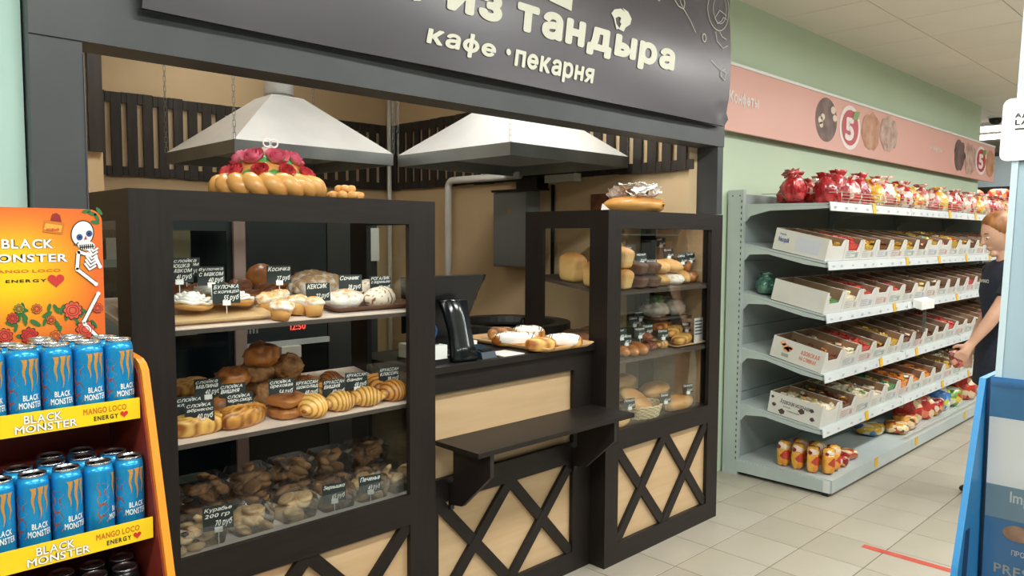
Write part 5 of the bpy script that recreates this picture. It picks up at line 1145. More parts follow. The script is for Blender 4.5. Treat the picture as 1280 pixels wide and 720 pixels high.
# yellow price cards and small print along the rails
YC=mat('yellow_card','#d9a928','#e3b73a',rough=.5,scale=20)
for j,(zb_,zf) in enumerate(SHV):
    for k,x in enumerate([4.98+.9*n+.21*((j*7+n*3)%4) for n in range(5)]):
        if x>GX1-.1: continue
        part(gd,'price_card',MB().prism([(GYF-.0165,zf-.046),(GYF-.015,zf-.046),(GYF-.0085,zf+.014),(GYF-.01,zf+.014)],x,x+.05,'x'),YC)
    b=MB(); rnd=random.Random(j)
    x=GX0+.05
    while x<GX1-.1:
        f=lambda y_: GYF-.0145+(y_+.047)/.053*.008
        for q in range(rnd.randint(2,4)): b.add([(x,GYF-.0152+.0028,zf-.02-q*.006),(x+rnd.uniform(.02,.05),GYF-.0152+.0028,zf-.02-q*.006),(x+.03,GYF-.0152+.002,zf-.0225-q*.006),(x,GYF-.0152+.002,zf-.0225-q*.006)],[(0,1,2,3)])
        x+=rnd.uniform(.11,.2)
    part(gd,'rail_print',b,mat('rail_ink','#8a9194',rough=.6),kind='stuff')
for z,x in ((.09,5.0),(.09,5.75),(.09,6.9)): part(gd,'price_card',MB().box(x,x+.05,1.7805,1.7825,.04,.10),YC)
# wire fence along the top shelf
WIRE=mat('wire_chrome','#b9b6a6',rough=.35,metal=.6)
for k in range(4): part(gd,'fence_wire',MB().tube([(GX0+.2,GYF+.01,1.722+.018*k),(GX1,GYF+.01,1.722+.018*k)],.0022,5),WIRE,True)
x=GX0+.2
while x<GX1: part(gd,'fence_post',MB().tube([(x,GYF+.01,1.707),(x,GYF+.01,1.78)],.0026,5),WIRE,True); x+=.3
part(gd,'fence_wire',MB().tube([(GX0+.2,GYF+.01,1.776),(GX0+.2,GYB,1.78)],.0022,5),WIRE,True)
for z in (.125,.145,.165): part(gd,'fence_wire',MB().tube([(5.6,1.80,z),(GX1,1.80,z)],.002,5),WIRE,True)
# cartons
def carton_meshes(w_,L,h,cut):
    t=.003; b=MB()
    b.box(-w_/2,w_/2,0,L,0,t); b.box(-w_/2,-w_/2+t,0,L,t,h); b.box(w_/2-t,w_/2,0,L,t,h); b.box(-w_/2+t,w_/2-t,L-t,L,t,h)
    tab=.045; zc=h*cut
    pts=[(-w_/2+t,t),(w_/2-t,t),(w_/2-t,h-.004),(w_/2-tab*.6,h-.004),(w_/2-tab,zc+.02),(w_/2-tab-.012,zc),(-w_/2+tab+.012,zc),(-w_/2+tab,zc+.02),(-w_/2+tab*.6,h-.004),(-w_/2+t,h-.004)]
    b.prism(pts,0,t)
    i=MB(); e=.0006; x0,x1,y0,y1=-w_/2+t+e,w_/2-t-e,t+e,L-t-e
    i.add([(x0,y0,t+e),(x1,y0,t+e),(x1,y1,t+e),(x0,y1,t+e),(x0,y0,zc),(x1,y0,zc),(x1,y0,h-.002),(x1,y1,h-.002),(x0,y1,h-.002),(x0,y0,h-.002)],[(0,1,2,3),(0,4,5,1),(1,6,7,2),(2,7,8,3),(3,8,9,0)])
    return mesh('shell',b,CARD),mesh('lining',i,KRAFT)
CW,CL,CH=.244,.33,.13
VAR=[carton_meshes(CW,CL,CH,c) for c in (.55,.68,.45)]
FPR=[]
for k,(c1,c2) in enumerate((('#9fa3ae','#b9bcc4'),('#b58a86','#c9a9a4'),('#8fa39a','#adbab3'),('#a8a69c','#c0bdb2'))):
    b=MB(); rr_=random.Random(k)
    for q in range(4): z_=.014+q*.012; b.add([(-.09,-.0007,z_),(-.09+rr_.uniform(.06,.17),-.0007,z_),(-.09+rr_.uniform(.06,.17),-.0007,z_+.006),(-.09,-.0007,z_+.006)],[(0,1,2,3)])
    b.add([(.05,-.0007,.015),(.095,-.0007,.015),(.095,-.0007,.05),(.05,-.0007,.05)],[(0,1,2,3)]); FPR.append(mesh('front_print',b,mat('front_print_%d'%k,c1,c2,rough=.6,scale=40)))
CAND=[mat('sweet_gold','#c99a2e','#e5c565',rough=.3,scale=60,metal=.3),mat('sweet_red','#b3322c','#d8574a',rough=.3,scale=60),mat('sweet_brown','#5a3420','#7d4d30',rough=.35,scale=60),mat('sweet_cream','#dccfae','#efe6cf',rough=.4,scale=60),mat('sweet_green','#3f7a45','#6ea06a',rough=.35,scale=60),mat('sweet_orange','#d9791f','#eaa04a',rough=.35,scale=60)]
def candy_fill(b,M,w_,L,zf,rnd,mi,n=60,clear=0):
    for k in range(n):
        c=Vector((rnd.uniform(-.41,.41)*w_,.02+rnd.uniform(0,1)*(L-.05),zf+rnd.uniform(-.012,.012)))
        Rr=Matrix.Rotation(rnd.uniform(0,6.3),4,'Z')@Matrix.Rotation(rnd.uniform(-.7,.7),4,'X')
        o=len(b.v); b.box(-.018,.018,-.008,.008,-.006,.006,mi=mi if rnd.random()<.8 else rnd.randrange(6))
        T=M@Matrix.Translation(c)@Rr
        b.v[o:]=[tuple(T@Vector(v)) for v in b.v[o:]]
    o=len(b.v); b.box(-w_*.47,w_*.47,.008,L-.01,.01,zf-.012,mi=mi); b.v[o:]=[tuple(M@Vector(v)) for v in b.v[o:]]
WHICH=['','second','third','fourth','fifth']; firstc={}
for j in range(1,5):
    zb_,zf=SHV[j]; sl=(zb_-zf)/(GYB-GYF); ang=math.atan(sl); rnd=random.Random(40+j); sb=MB()
    x=GX0+.02+CW/2; n=0
    while x+CW/2<GX1-.03:
        y=GYF+.022; z=zf+(y-GYF)*sl+.0015
        lab='open white carton of loose sweets, %s from the near end of the %s shelf'%(ORD[n],WHICH[j]); gr='sweet cartons, %s shelf'%WHICH[j]
        if n==0: lab={1:'carton end printed in blue, first on the second sweets shelf',2:'plain white carton end, first on the third sweets shelf',3:'carton end with orange lettering and sweets picture, first on the fourth shelf',4:'carton end with black lettering and brown spots, first on the fifth shelf'}[j]; gr=None
        t=thing('sweets_carton',lab,'carton',(x,y,z),0,gr); t.rotation_euler=(ang,0,0)
        v=VAR[rnd.randrange(3)]
        for nm,me in zip(('shell','lining'),v): o=bpy.data.objects.new(nm,me); COL.objects.link(o); o.parent=t
        M=Matrix.Translation((x,y,z))@Matrix.Rotation(ang,4,'X')
        fl=rnd.uniform(.082,.122); fill={1:(fl,rnd.choice((0,5,0,2,1))),2:(fl-.01,rnd.choice((4,2,1,2,3))),3:(fl-.005,rnd.choice((0,2,2,1,3))),4:(max(.085,fl),rnd.choice((3,0,2,5,4)))}[j]
        candy_fill(sb,M,CW,CL,fill[0],rnd,fill[1] if n else {1:0,2:4,3:2,4:3}[j],46)
        if n:
            o=bpy.data.objects.new('front_print',FPR[(n*5+j)%len(FPR)]); COL.objects.link(o); o.parent=t
        if n==0:
            fx=lambda y0,y1,z0,z1:rect_fn((-CW/2-.0008,y0,z0),(-CW/2-.0008,y1,z0),(-CW/2-.0008,y0,z1))
            def ctext(s_,y0,y1,z0,z1,m,off=.02,sh=0): b=MB(); text2d(b,s_,fx(y0,y1,z0,z1),off,sh); part(t,'lettering',b,m,False,False)
            def cpoly(pts,m,nm): b=MB(); b.add([(-CW/2-.0008,a_,c_) for a_,c_ in pts],[tuple(range(len(pts)))]); part(t,nm,b,m,False,False)
            if j==1:
                ctext('Nesquik',.305,.235,.045,.085,mat('carton_blue','#20408a',rough=.5),.04,.15); ctext('Nestle',.3,.26,.095,.108,MATS['carton_blue'],.02); cpoly([(.19,.02),(.045,.02),(.045,.10),(.19,.10)],mat('carton_lilac','#c9ccd6',rough=.6),'print_block')
            if j==3:
                OR=mat('carton_orange','#d2693c',rough=.5); ctext('АЗОВСКАЯ',.145,.03,.068,.095,OR,.03); ctext('НА СЛИВКАХ',.148,.042,.033,.058,OR,.03)
                PK=mat('peach_print','#e08a55','#ecb48c',rough=.5,scale=40)
                for k,(cy,cz,r) in enumerate(((.245,.085,.022),(.22,.075,.02),(.262,.1,.018),(.235,.068,.02),(.21,.085,.014))): cpoly([(cy+r*math.cos(q)*(1+.15*math.sin(3*q+k)),cz+r*.8*math.sin(q)) for q in [2*PI*i/14 for i in range(14)]],PK,'sweets_picture')
                cpoly([(.26,.022),(.215,.022),(.215,.042),(.26,.042)],mat('barcode_grey','#9a9a98',rough=.6),'barcode')
            if j==4:
                BKI=mat('carton_black','#2e2a28',rough=.5); ctext('Азовская молочная',.26,.07,.075,.105,BKI,.012,.2); ctext('молочная',.235,.19,.055,.063,BKI,.01); ctext('сливочная',.21,.13,.035,.043,BKI,.01)
                BR2=mat('carton_spot','#51413c',rough=.5)
                for k,(cy,cz,r) in enumerate(((.295,.055,.014),(.24,.025,.02),(.12,.062,.02),(.06,.085,.014),(.05,.035,.015),(.31,.1,.01))): cpoly([(cy+r*math.cos(q)*(1+.18*math.sin(5*q+k)),cz+r*.8*math.sin(q)*(1+.15*math.cos(4*q))) for q in [2*PI*i/18 for i in range(18)]],BR2,'brown_spot')
        n+=1; x+=.25
    single('loose_sweets','wrapped sweets filling the cartons on the %s sweets shelf'%WHICH[j],'sweets',sb,CAND,kind='stuff')
# bags of sweets on top
def m_bag(r,h,seed,sy=.75):
    mb=MB(); n=22; prof=[(.55,0),(.95,.06),(1.05,.3),(1.0,.52),(.78,.72),(.5,.82),(.42,.86),(.58,.93),(.72,1.0)]
    def wob(q,i): return .34*nz((math.cos(q)*2.2,math.sin(q)*2.2,i*.55),1,seed)+(.25*math.sin(q*7+seed) if i>=7 else .06*math.sin(q*9+i*2+seed))
    tn=[.5]*9
    mb.lathe([(r*a,h*z) for a,z in prof],n,wob=wob)
    mb.v=[(x,y*sy,z+(.012*nz((x*30,y*30,z*20),1,seed) if z>.01 else 0)) for x,y,z in mb.v]; 
    mb.t=[min(1,max(0,z/h)) for x,y,z in mb.v]; return mb
def foil(name,cols,scale=26,rough=.22):
    if name in MATS: return MATS[name]
    m=bpy.data.materials.new(name); m.use_nodes=True; nt=m.node_tree; N=nt.nodes; L=nt.links; p=N['Principled BSDF']; p.inputs['Roughness'].default_value=rough; p.inputs['Coat Weight'].default_value=.5
    tc=N.new('ShaderNodeTexCoord'); v=N.new('ShaderNodeTexVoronoi'); v.inputs['Scale'].default_value=scale; L.new(tc.outputs['Object'],v.inputs['Vector'])
    sp=N.new('ShaderNodeSeparateColor'); L.new(v.outputs['Color'],sp.inputs[0]); r=N.new('ShaderNodeValToRGB'); r.color_ramp.interpolation='CONSTANT'; e=r.color_ramp.elements
    for i,c in enumerate(cols):
        q=e[i] if i<2 else e.new(i/len(cols)); q.position=i/len(cols); q.color=lin(c)
    L.new(sp.outputs[0],r.inputs[0]); L.new(r.outputs[0],p.inputs['Base Color'])
    n2=N.new('ShaderNodeTexNoise'); n2.inputs['Scale'].default_value=35; L.new(tc.outputs['Object'],n2.inputs['Vector']); bp=N.new('ShaderNodeBump'); bp.inputs['Strength'].default_value=.7; bp.inputs['Distance'].default_value=.012; L.new(n2.outputs['Fac'],bp.inputs['Height']); L.new(bp.outputs['Normal'],p.inputs['Normal'])
    MATS[name]=m; return m
FOILS=[('red foil',foil('red_foil',['#a01820','#b8242a','#c63a38','#8e1218'])),('red and white',foil('red_white_foil',['#b8242a','#e9dcd2','#c8463c','#d9b9a2'])),('yellow and white',foil('yellow_foil',['#e2a92e','#efe2c6','#c9572e','#eac463'])),('pink and cream',foil('pink_foil',['#c77a72','#e9d6c6','#b3453f','#dba890']))]
rnd=random.Random(11)
spots=[(4.46,2.10,0),(4.61,1.99,0),(4.63,2.2,0),(4.78,1.985,0),(4.82,2.19,1),(4.95,1.985,1),(5.01,2.19,0),(5.12,1.985,0),(5.2,2.19,2),(5.3,1.985,2),(5.4,2.19,2),(5.48,1.985,3)]
x=5.65; seq=[2,1,2,3,3,2,1,3,1,3,2,3,0,3,2,1,3,1,2,3,1,0,2,3]
i=0
while x<9.55:
    spots.append((x,1.985,seq[i%24])); spots.append((x+.09,2.19,seq[(i+5)%24])); x+=.21; i+=1
bagm={}; bagn={}
for i,(x,y,c) in enumerate(spots):
    k=(c,i%4)
    if k not in bagm: bagm[k]=mesh('sweets_bag',m_bag(.08+.006*(i%3),.17+.015*(i%4),i),FOILS[c][1],True)
    o=bpy.data.objects.new('sweets_bag',bagm[k]); COL.objects.link(o); zz=SHV[0][1]+(y-GYF)*(SHV[0][0]-SHV[0][1])/(GYB-GYF)
    o.location=(x,y,zz+.002); o.rotation_euler=(0,0,rnd.uniform(0,6))
    tagp(o,('leftmost red foil bag of sweets lying on the top shelf' if i==0 else 'crumpled %s bag of sweets, %s along the %s row of the top shelf'%(FOILS[c][0],ORD[min(29,bagn.setdefault(y<2.05,0))],'front' if y<2.05 else 'back')),'bag',None if i==0 else 'bags on the top shelf, '+FOILS[c][0])
    if i: bagn[y<2.05]+=1
    if i==0: o.rotation_euler=(0,-.5,0); o.location.z+=.035
# packs on the base
PK1=foil('biscuit_pack',['#d98a24','#e2a23c','#b93a2c','#f0d9b0'],20); PK2=foil('rusks_pack',['#b3202c','#e6cdb8','#8d1a22','#d9a23a'],24); PK3=foil('blue_pack',['#2f5fa0','#e8e2c8','#e0b23a','#4a86b8'],18); PK4=foil('red_pack',['#c23a2c','#e07a52','#e8c9a0','#a82a24'],18); PK5=foil('wafer_pack',['#d89a3c','#b3522a','#e9cfa0','#6a3a22'],20)
def m_pack(w_,d,h,seed):
    mb=MB(); 
    def fn(u): return 1+.10*nz(u,2.5,seed)+.06*math.sin(u.x*9+seed)
    mb.ell((0,0,h*.5),(w_/2,d/2,h*.5),22,12,fn,None,.6); mb.v=[(x,y,max(z,0)) for x,y,z in mb.v]; return mb
BZ=.0985
for i,(x,y) in enumerate(((4.44,2.12),(4.44,2.03),(4.44,1.94),(4.47,1.86),(4.56,1.865),(4.55,2.07),(4.555,1.975))):
    t=thing('biscuit_pack','upright orange biscuit pack with red top on the base, '+('at the far back left','second of the left column','third of the left column','at the front left corner','at the front right','at the back right','right column middle')[i],'pack',(x,y,BZ),.2*i,'upright packs at the near end')
    part(t,'pack',m_pack(.085,.07,.13,i),PK1,True,False); part(t,'red_top',m_pack(.08,.066,.055,i+3).xf(Matrix.Translation((0,0,.1))),PK2,True,False,label='crimped red top')
for i,(x,y,w_,d,h,m_,rz,l) in enumerate(((4.70,1.90,.16,.14,.07,PK2,.3,'red and white pack lying right of the upright packs'),(4.86,1.92,.15,.13,.06,PK5,-.2,'brown wafer pack lying second from the near end'),(4.83,2.1,.18,.13,.07,PK3,.2,'blue and yellow pack lying behind the wafer pack'),(5.62,2.05,.22,.18,.08,PK3,.1,'blue pack lying alone past the empty stretch'),(5.80,1.93,.2,.16,.08,PK5,.3,'tan wafer pack past the empty stretch'),(5.98,1.93,.18,.16,.10,PK5,.0,'tan biscuit pack just before the red packs'),(6.2,1.98,.2,.2,.19,PK4,.2,'tall red bag, nearer of the two on the base'),(6.42,1.97,.2,.2,.18,PK4,.5,'tall red bag, farther of the two on the base'),(6.63,1.95,.2,.18,.13,PK2,.1,'red and cream pack between the red bags and the blue one'),(6.85,1.98,.22,.2,.19,foil('blue_white_pack',['#3f78c0','#eef0ea','#cfd94a','#5c9ad0'],14),.3,'blue and white bag standing on the base'),(7.1,1.95,.22,.18,.15,foil('green_pack',['#6a9a3a','#e9e6c8','#e0c23a','#b8402c'],16),.2,'green and yellow bag on the base'),(7.5,1.95,.24,.2,.19,PK4,.1,'orange-red bag near the far end of the base, left'),(7.78,1.95,.24,.2,.19,PK5,.3,'brown bag near the far end of the base'),(8.1,1.95,.24,.2,.19,PK4,.3,'orange-red bag at the far end of the base'))):
    single('snack_pack',l,'pack',m_pack(w_,d,h,i+20),m_,(x,y,BZ),(0,0,rz),True)
# bottle cluster on the third shelf's back corner
gb=thing('green_sweets_bag','green bag of sweets in the back corner of the third shelf','bag',(4.5,2.30,SHV[2][0]-.015)); part(gb,'bag',m_bag(.07,.13,4),foil('green_foil',['#3f6a5a','#5c8a76','#2d5246','#7aa592'],24),True,False); part(gb,'tie',MB().tube([(.018*math.cos(a),.014*math.sin(a),.108) for a in [2*PI*i/10 for i in range(10)]],.003,5,close=True),WIRE,True,False)
# white price-holder box with hanging strip on the third shelf rail
a=ony(1148,378,GYF-.02)
ph=thing('price_holder','white folded price holder with a hanging strip on the third shelf rail','price holder',(a.x,GYF-.05,a.z))
part(ph,'holder',MB().prism([(GYF-.016,a.z-.03),(GYF-.075,a.z-.045),(GYF-.075,a.z+.012),(GYF-.016,a.z+.03)],a.x-.1,a.x+.17,'x'),WHITE); part(ph,'strip',MB().box(a.x-.02,a.x+.06,GYF-.058,GYF-.056,a.z-.21,a.z-.035),CLEARF)

# ================================================================== FLOOR TAPE, FAR END OF THE SHOP, SHELVING BEHIND THE CAMERA
tp=MB().box(3.745,3.79,.93,1.385,.0004,.0012); single('floor_tape','strip of red tape stuck across the floor tiles','tape',tp,mat('red_tape','#b84a3c','#c55a48',rough=.5,scale=12))
fs_=thing('far_shelving','grey shelving with red packs on top beyond the green wall','shelving',(12.3,3.6,0))
part(fs_,'carcass',MB().box(12.05,12.55,2.66,4.8,0,2.0),ALUD); part(fs_,'top_rail',MB().box(12.0,12.05,2.66,4.8,1.96,2.04),WHITE)
for z in (.4,.8,1.2,1.6): part(fs_,'shelf',MB().box(11.9,12.05,2.66,4.8,z,z+.03),ALU)
pm=mesh('red_pack',m_pack(.26,.26,.2,2),PK4,True)
for k in range(6):
    o=bpy.data.objects.new('red_pack',pm); COL.objects.link(o); o.location=(12.25,2.85+.33*k,2.001); tagp(o,'red snack pack on top of the far grey shelving','pack','red packs on the far shelving')
os_=thing('opposite_shelving','dark shelving of groceries behind the camera, mirrored in the cabinet glass','shelving',(4.6,-2.3,0))
DKS=mat('shelving_dark','#4a4f4d','#565b58',rough=.6,scale=2)
part(os_,'back_panel',MB().box(.6,9.4,-2.42,-2.4,0,2.1),DKS); part(os_,'base',MB().box(.6,9.4,-2.4,-1.85,0,.14),DKS)
for z in (.5,.85,1.2,1.55,1.9): part(os_,'shelf',MB().box(.6,9.4,-2.4,-1.9,z-.02,z),ALUD)
for x in (.6,2.8,5.0,7.2,9.37): part(os_,'upright',MB().box(x,x+.03,-2.4,-1.88,.14,2.1),DKS)
rnd=random.Random(21); GCOL=['#5c6b58','#7a7468','#8c5a40','#3f5560','#a39a86','#6e4038','#566b4a','#8a8f8c']
gb_=MB()
for z in (.14,.5,.85,1.2,1.55):
    x=.66
    while x<9.2:
        wd=rnd.uniform(.14,.4); hh=rnd.uniform(.16,.29); gb_.box(x,x+wd*.94,-2.3,-1.95,z+.001,z+hh,mi=rnd.randrange(8)); x+=wd+rnd.choice((0,0,.05,.12))
part(os_,'packed_groceries',gb_,[mat('grocery_%d'%i,c,rough=.5) for i,c in enumerate(GCOL)],kind='stuff')
# ================================================================== PROMOTION DISPLAY AT THE RIGHT
PX=1.488; PBL=mat('display_blue','#2f7fb8','#3a8cc4',rough=.35,scale=3); PBD=mat('display_deep_blue','#1f5a94','#2766a4',rough=.35,scale=3)
pd=thing('promotion_display','blue cardboard floor display with flared sides at the right edge','display stand',(1.7,.05,0))
for y in (.352,-.40): part(pd,'side_panel',MB().prism([(1.484,1.262),(1.37,.965),(1.27,.6),(1.22,0),(1.82,0),(1.82,1.262)],y,y+.01),PBL)
part(pd,'back_panel',MB().box(1.81,1.82,-.39,.352,0,1.26),PBL); part(pd,'lower_tray',MB().box(1.40,1.81,-.39,.352,.30,.34),PBD); part(pd,'upper_tray',MB().box(1.45,1.81,-.39,.352,.60,.625),PBD); part(pd,'plinth',MB().box(1.30,1.81,-.39,.352,0,.1),PBD)
b=MB(); n=14; b.add([(1.30+.02*math.cos(2*PI*i/n)+.07,.3515,.78+.06*math.sin(2*PI*i/n)) for i in range(n)],[tuple(range(n))]); 
cx=onx(1219,690,1.40); part(pd,'hand_slot',MB().prism([(cx.x-.012,cx.z-.06),(cx.x+.012,cx.z-.06),(cx.x+.022,cx.z+.03),(cx.x+.002,cx.z+.03)],.3505,.3518),mat('slot_blue','#17385f',rough=.6))
gx=thing('chocolate_carton','shrink-wrapped blue carton with painted white glare and silver lettering in the promotion display','carton',(1.64,0,.626))
part(gx,'carton',MB().box(PX+.001,1.79,-.30,.346,.626,1.264),PBL)
def pxf(u,v,d=.001): return onx(u,v,PX-d)
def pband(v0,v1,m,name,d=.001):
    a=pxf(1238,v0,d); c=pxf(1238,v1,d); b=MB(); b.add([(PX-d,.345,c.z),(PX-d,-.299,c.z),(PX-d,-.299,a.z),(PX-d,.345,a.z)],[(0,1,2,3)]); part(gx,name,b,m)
pband(470,482,mat('band_deep_blue','#2a6da6',rough=.3),'print_glare_band'); pband(520,604,mat('band_glare_white','#ffffff',rough=.3),'print_glare_band',.0012); pband(604,645,mat('band_grey_blue','#7e9fb2',rough=.3),'print_glare_band',.0012)  # white band paints the lamp glare on the film; the others are print
SILT=mat('silver_lettering','#e4e8ea',rough=.3)
a=pxf(1262,632); c=pxf(1262,614); w_=(a.y-pxf(1281,632).y)*3.6
b=MB(); text2d(b,'Impresso',lambda u,v:(PX-.002,a.y-w_*u,a.z+(c.z-a.z)*v),.02); part(gx,'lettering',b,SILT)
a=pxf(1242,714); c=pxf(1242,702); w_=(a.y-pxf(1280,714).y)*1.9
b=MB(); text2d(b,'PRESSO',lambda u,v:(PX-.002,a.y-w_*u,a.z+(c.z-a.z)*v),.02); part(gx,'lettering',b,mat('sand_lettering','#b8bdb8',rough=.3))
a=pxf(1264,694); c=pxf(1264,687); w_=(a.y-pxf(1281,694).y)
b=MB(); text2d(b,'ПРО',lambda u,v:(PX-.002,a.y-w_*u,a.z+(c.z-a.z)*v),.02); part(gx,'lettering',b,SILT)
a=pxf(1272,668); b=MB(); b.add([(PX-.002,a.y+.022*math.cos(2*PI*i/18),a.z+.014*math.sin(2*PI*i/18)) for i in range(18)],[tuple(range(18))]); part(gx,'sweet_picture',b,mat('sweet_print','#a87a5c','#c79c7c',rough=.4,scale=40))
def wrapf(u,v): 
    y=.348-.65*u; z=.628+.637*v; return (PX-.0045-.0022*abs(nz((y*14,z*14,0)))-.004*math.exp(-u*40)*abs(nz((0,z*40,3))),y,z)
part(gx,'shrink_film',MB().grid(wrapf,50,60),glass('shrink_film','#ffffff',1.4,1.0,.06,.02),True)
# leaning clear-grey header panel with a white label
hp=thing('header_panel','tall grey-blue panel with a white label leaning back on the blue carton','panel',(1.5,.1,1.2645))
def hx(z): return 1.496+(z-1.265)*.117
b=MB().prism([(hx(1.265),1.265),(hx(1.265)+.012,1.265),(hx(2.05)+.012,2.05),(hx(2.05),2.05)],-.3,.331); part(hp,'sheet',b,mat('panel_grey_blue','#93a9b4','#9cb1bb',rough=.25,scale=2))
part(hp,'edge_profile',MB().prism([(hx(1.265)-.004,1.265),(hx(1.265)+.016,1.265),(hx(2.05)+.016,2.05),(hx(2.05)-.004,2.05)],.331,.341),mat('panel_edge','#b9cbd2',rough=.3))
def lab_p(u,v):
    z=1.70
    d=ray(u,v); # on the leaning sheet
    k=(1.496-.117*1.265+.117*CAMH)/(d.x-.117*d.z); return Vector((d.x*k,d.y*k,CAMH+d.z*k))
A=lab_p(1256,125); B=lab_p(1254,202); y0=A.y; z1,z0=A.z,B.z; rc=.012
pts=[]
for (cy,cz,a0) in ((y0-rc,z1-rc,0),(.18,z1-rc,PI/2),(.18,z0+rc,PI),(y0-rc,z0+rc,1.5*PI)):
    for i in range(5): a=a0+PI/2*i/4; pts.append((cy+rc*math.cos(a),cz+rc*math.sin(a)))
b=MB(); N=len(pts); b.add([(hx(z)-.007,y,z) for y,z in pts]+[(hx(z)-.004,y,z) for y,z in pts],[tuple(range(N))[::-1],tuple(range(N,2*N))]+[(i,(i+1)%N,N+(i+1)%N,N+i) for i in range(N)]); part(hp,'label_card',b,WHITE)
for t_,va,vb in (('Адрес',149,142.5),('LA 24',157,150.5)):
    a=lab_p(1270,va); c=lab_p(1270,vb); w_=.043; b=MB(); text2d(b,t_,lambda u,v:(hx(a.z+(c.z-a.z)*v)-.008,a.y-w_*u,a.z+(c.z-a.z)*v),.03); part(hp,'lettering',b,INK)
a=lab_p(1270,162); part(hp,'rule_line',MB().box(hx(a.z)-.008,hx(a.z)-.007,a.y-.07,a.y,a.z-.001,a.z+.001),INK)

# ================================================================== THE SHOPPER
SKIN=mat('skin','#d9a88c','#e2b59b',rough=.5,scale=12,sub=.1); DRESS=mat('navy_fabric','#1b2230','#222a3a',rough=.85,scale=40,bump=.1,bscale=120); HAIR=mat('auburn_hair','#7a4a24','#b57a42',rough=.5,scale=30,stretch=(1,1,.15))
pv=Vector((5.0,1.10,0)); yaw=math.atan2(.78,-.62)
per=thing('person','person in a navy dress looking down at the sweets, pack in the left hand','person',pv,yaw)
def skin_mesh(chains,radii,root):
    names=list(radii); idx={n:i for i,n in enumerate(names)}
    me=bpy.data.meshes.new('sk'); me.from_pydata([radii[n][0] for n in names],[(idx[a],idx[c]) for a,c in chains],[])
    o=bpy.data.objects.new('sk',me); COL.objects.link(o); md=o.modifiers.new('s','SKIN'); md.use_smooth_shade=True
    for n in names:
        sv=me.skin_vertices[0].data[idx[n]]; sv.radius=(radii[n][1],radii[n][2] if len(radii[n])>2 else radii[n][1]); sv.use_root=(n==root)
    sd=o.modifiers.new('u','SUBSURF'); sd.levels=2; sd.render_levels=2
    dg=bpy.context.evaluated_depsgraph_get(); r=bpy.data.meshes.new_from_object(o.evaluated_get(dg)); bpy.data.objects.remove(o); return r
def remeshed(parts,voxel,smooth_it=2):
    bm=bmesh.new()
    for p in parts: bm.from_mesh(p)
    me=bpy.data.meshes.new('rm'); bm.to_mesh(me); bm.free(); o=bpy.data.objects.new('rm',me); COL.objects.link(o)
    r=o.modifiers.new('r','REMESH'); r.mode='VOXEL'; r.voxel_size=voxel; r.use_smooth_shade=True
    s_=o.modifiers.new('s','SMOOTH'); s_.factor=.5; s_.iterations=smooth_it
    dg=bpy.context.evaluated_depsgraph_get(); q=bpy.data.meshes.new_from_object(o.evaluated_get(dg)); bpy.data.objects.remove(o); return q
V={}
def j(n,p,r,r2=None): V[n]=(p,r,r2 or r)
j('pel',(0,0,.90),.12,.14); j('waist',(0,0,1.06),.1,.12); j('chest',(.01,0,1.22),.11,.14); j('nb',(-.005,0,1.37),.058); j('nt',(.02,0,1.45),.05); j('hd',(.04,0,1.50),.05)
E_=[('pel','waist'),('waist','chest'),('chest','nb'),('nb','nt'),('nt','hd')]
for s_,t in (('L',1),('R',-1)):
    j('sh'+s_,(0,.155*t,1.325),.052); j('hp'+s_,(0,.085*t,.85),.085); j('kn'+s_,(.02,.085*t,.47),.055); j('cf'+s_,(-.01,.085*t,.32),.052); j('an'+s_,(-.01,.085*t,.085),.034); j('he'+s_,(.03,.088*t,.045),.032); j('to'+s_,(.14,.1*t,.028),.026)
    E_+=[('chest','sh'+s_),('pel','hp'+s_),('hp'+s_,'kn'+s_),('kn'+s_,'cf'+s_),('cf'+s_,'an'+s_),('an'+s_,'he'+s_),('he'+s_,'to'+s_)]
j('elL',(.14,.19,1.115),.04); j('faL',(.18,.18,1.04),.038); j('wrL',(.25,.155,.925),.025,.022)
j('elR',(-.01,-.2,1.09),.04); j('faR',(.04,-.19,1.0),.037); j('wrR',(.10,-.175,.87),.025,.022)
E_+=[('shL','elL'),('elL','faL'),('faL','wrL'),('shR','elR'),('elR','faR'),('faR','wrR')]
def hand(s_,w0,d,sp,nrm,curl):
    w0,d,sp,nrm=Vector(w0),Vector(d).normalized(),Vector(sp).normalized(),Vector(nrm).normalized()
    j('pm'+s_,w0+d*.045,.028,.017); E_.append(('wr'+s_,'pm'+s_))
    for k,(o_,l) in enumerate(((-.028,.058),(-.009,.068),(.010,.072),(.029,.064))):
        b0=w0+d*.078+sp*o_; p1=b0+d*l*.45+nrm*curl*.012; p2=p1+(d*.7+nrm*curl*.9).normalized()*l*.32; p3=p2+(d*.2+nrm*curl).normalized()*l*.28
        for q,(p,r) in enumerate(((b0,.0105),(p1,.0088),(p2,.0082),(p3,.0072))): j('f%s%d%d'%(s_,k,q),p,r)
        E_.extend([('pm'+s_,'f%s%d0'%(s_,k))]+[('f%s%d%d'%(s_,k,q),'f%s%d%d'%(s_,k,q+1)) for q in range(3)])
    t0=w0+d*.03+sp*.026+nrm*.006; t1=t0+(d*.5+sp*.7+nrm*.4).normalized()*.034; t2=t1+(d*.8+sp*.25+nrm*.6).normalized()*.028
    for q,(p,r) in enumerate(((t0,.013),(t1,.0105),(t2,.0085))): j('t%s%d'%(s_,q),p,r)
    E_.extend([('pm'+s_,'t%s0'%s_),('t%s0'%s_,'t%s1'%s_),('t%s1'%s_,'t%s2'%s_)])
hand('L',(.25,.155,.925),(.52,-.05,-.85),(.8,0,.5),(-.1,-1,-.15),.9)
hand('R',(.10,-.175,.87),(.3,0,-.95),(.95,0,.3),(0,1,0),.7)
sk=skin_mesh(E_,V,'pel')
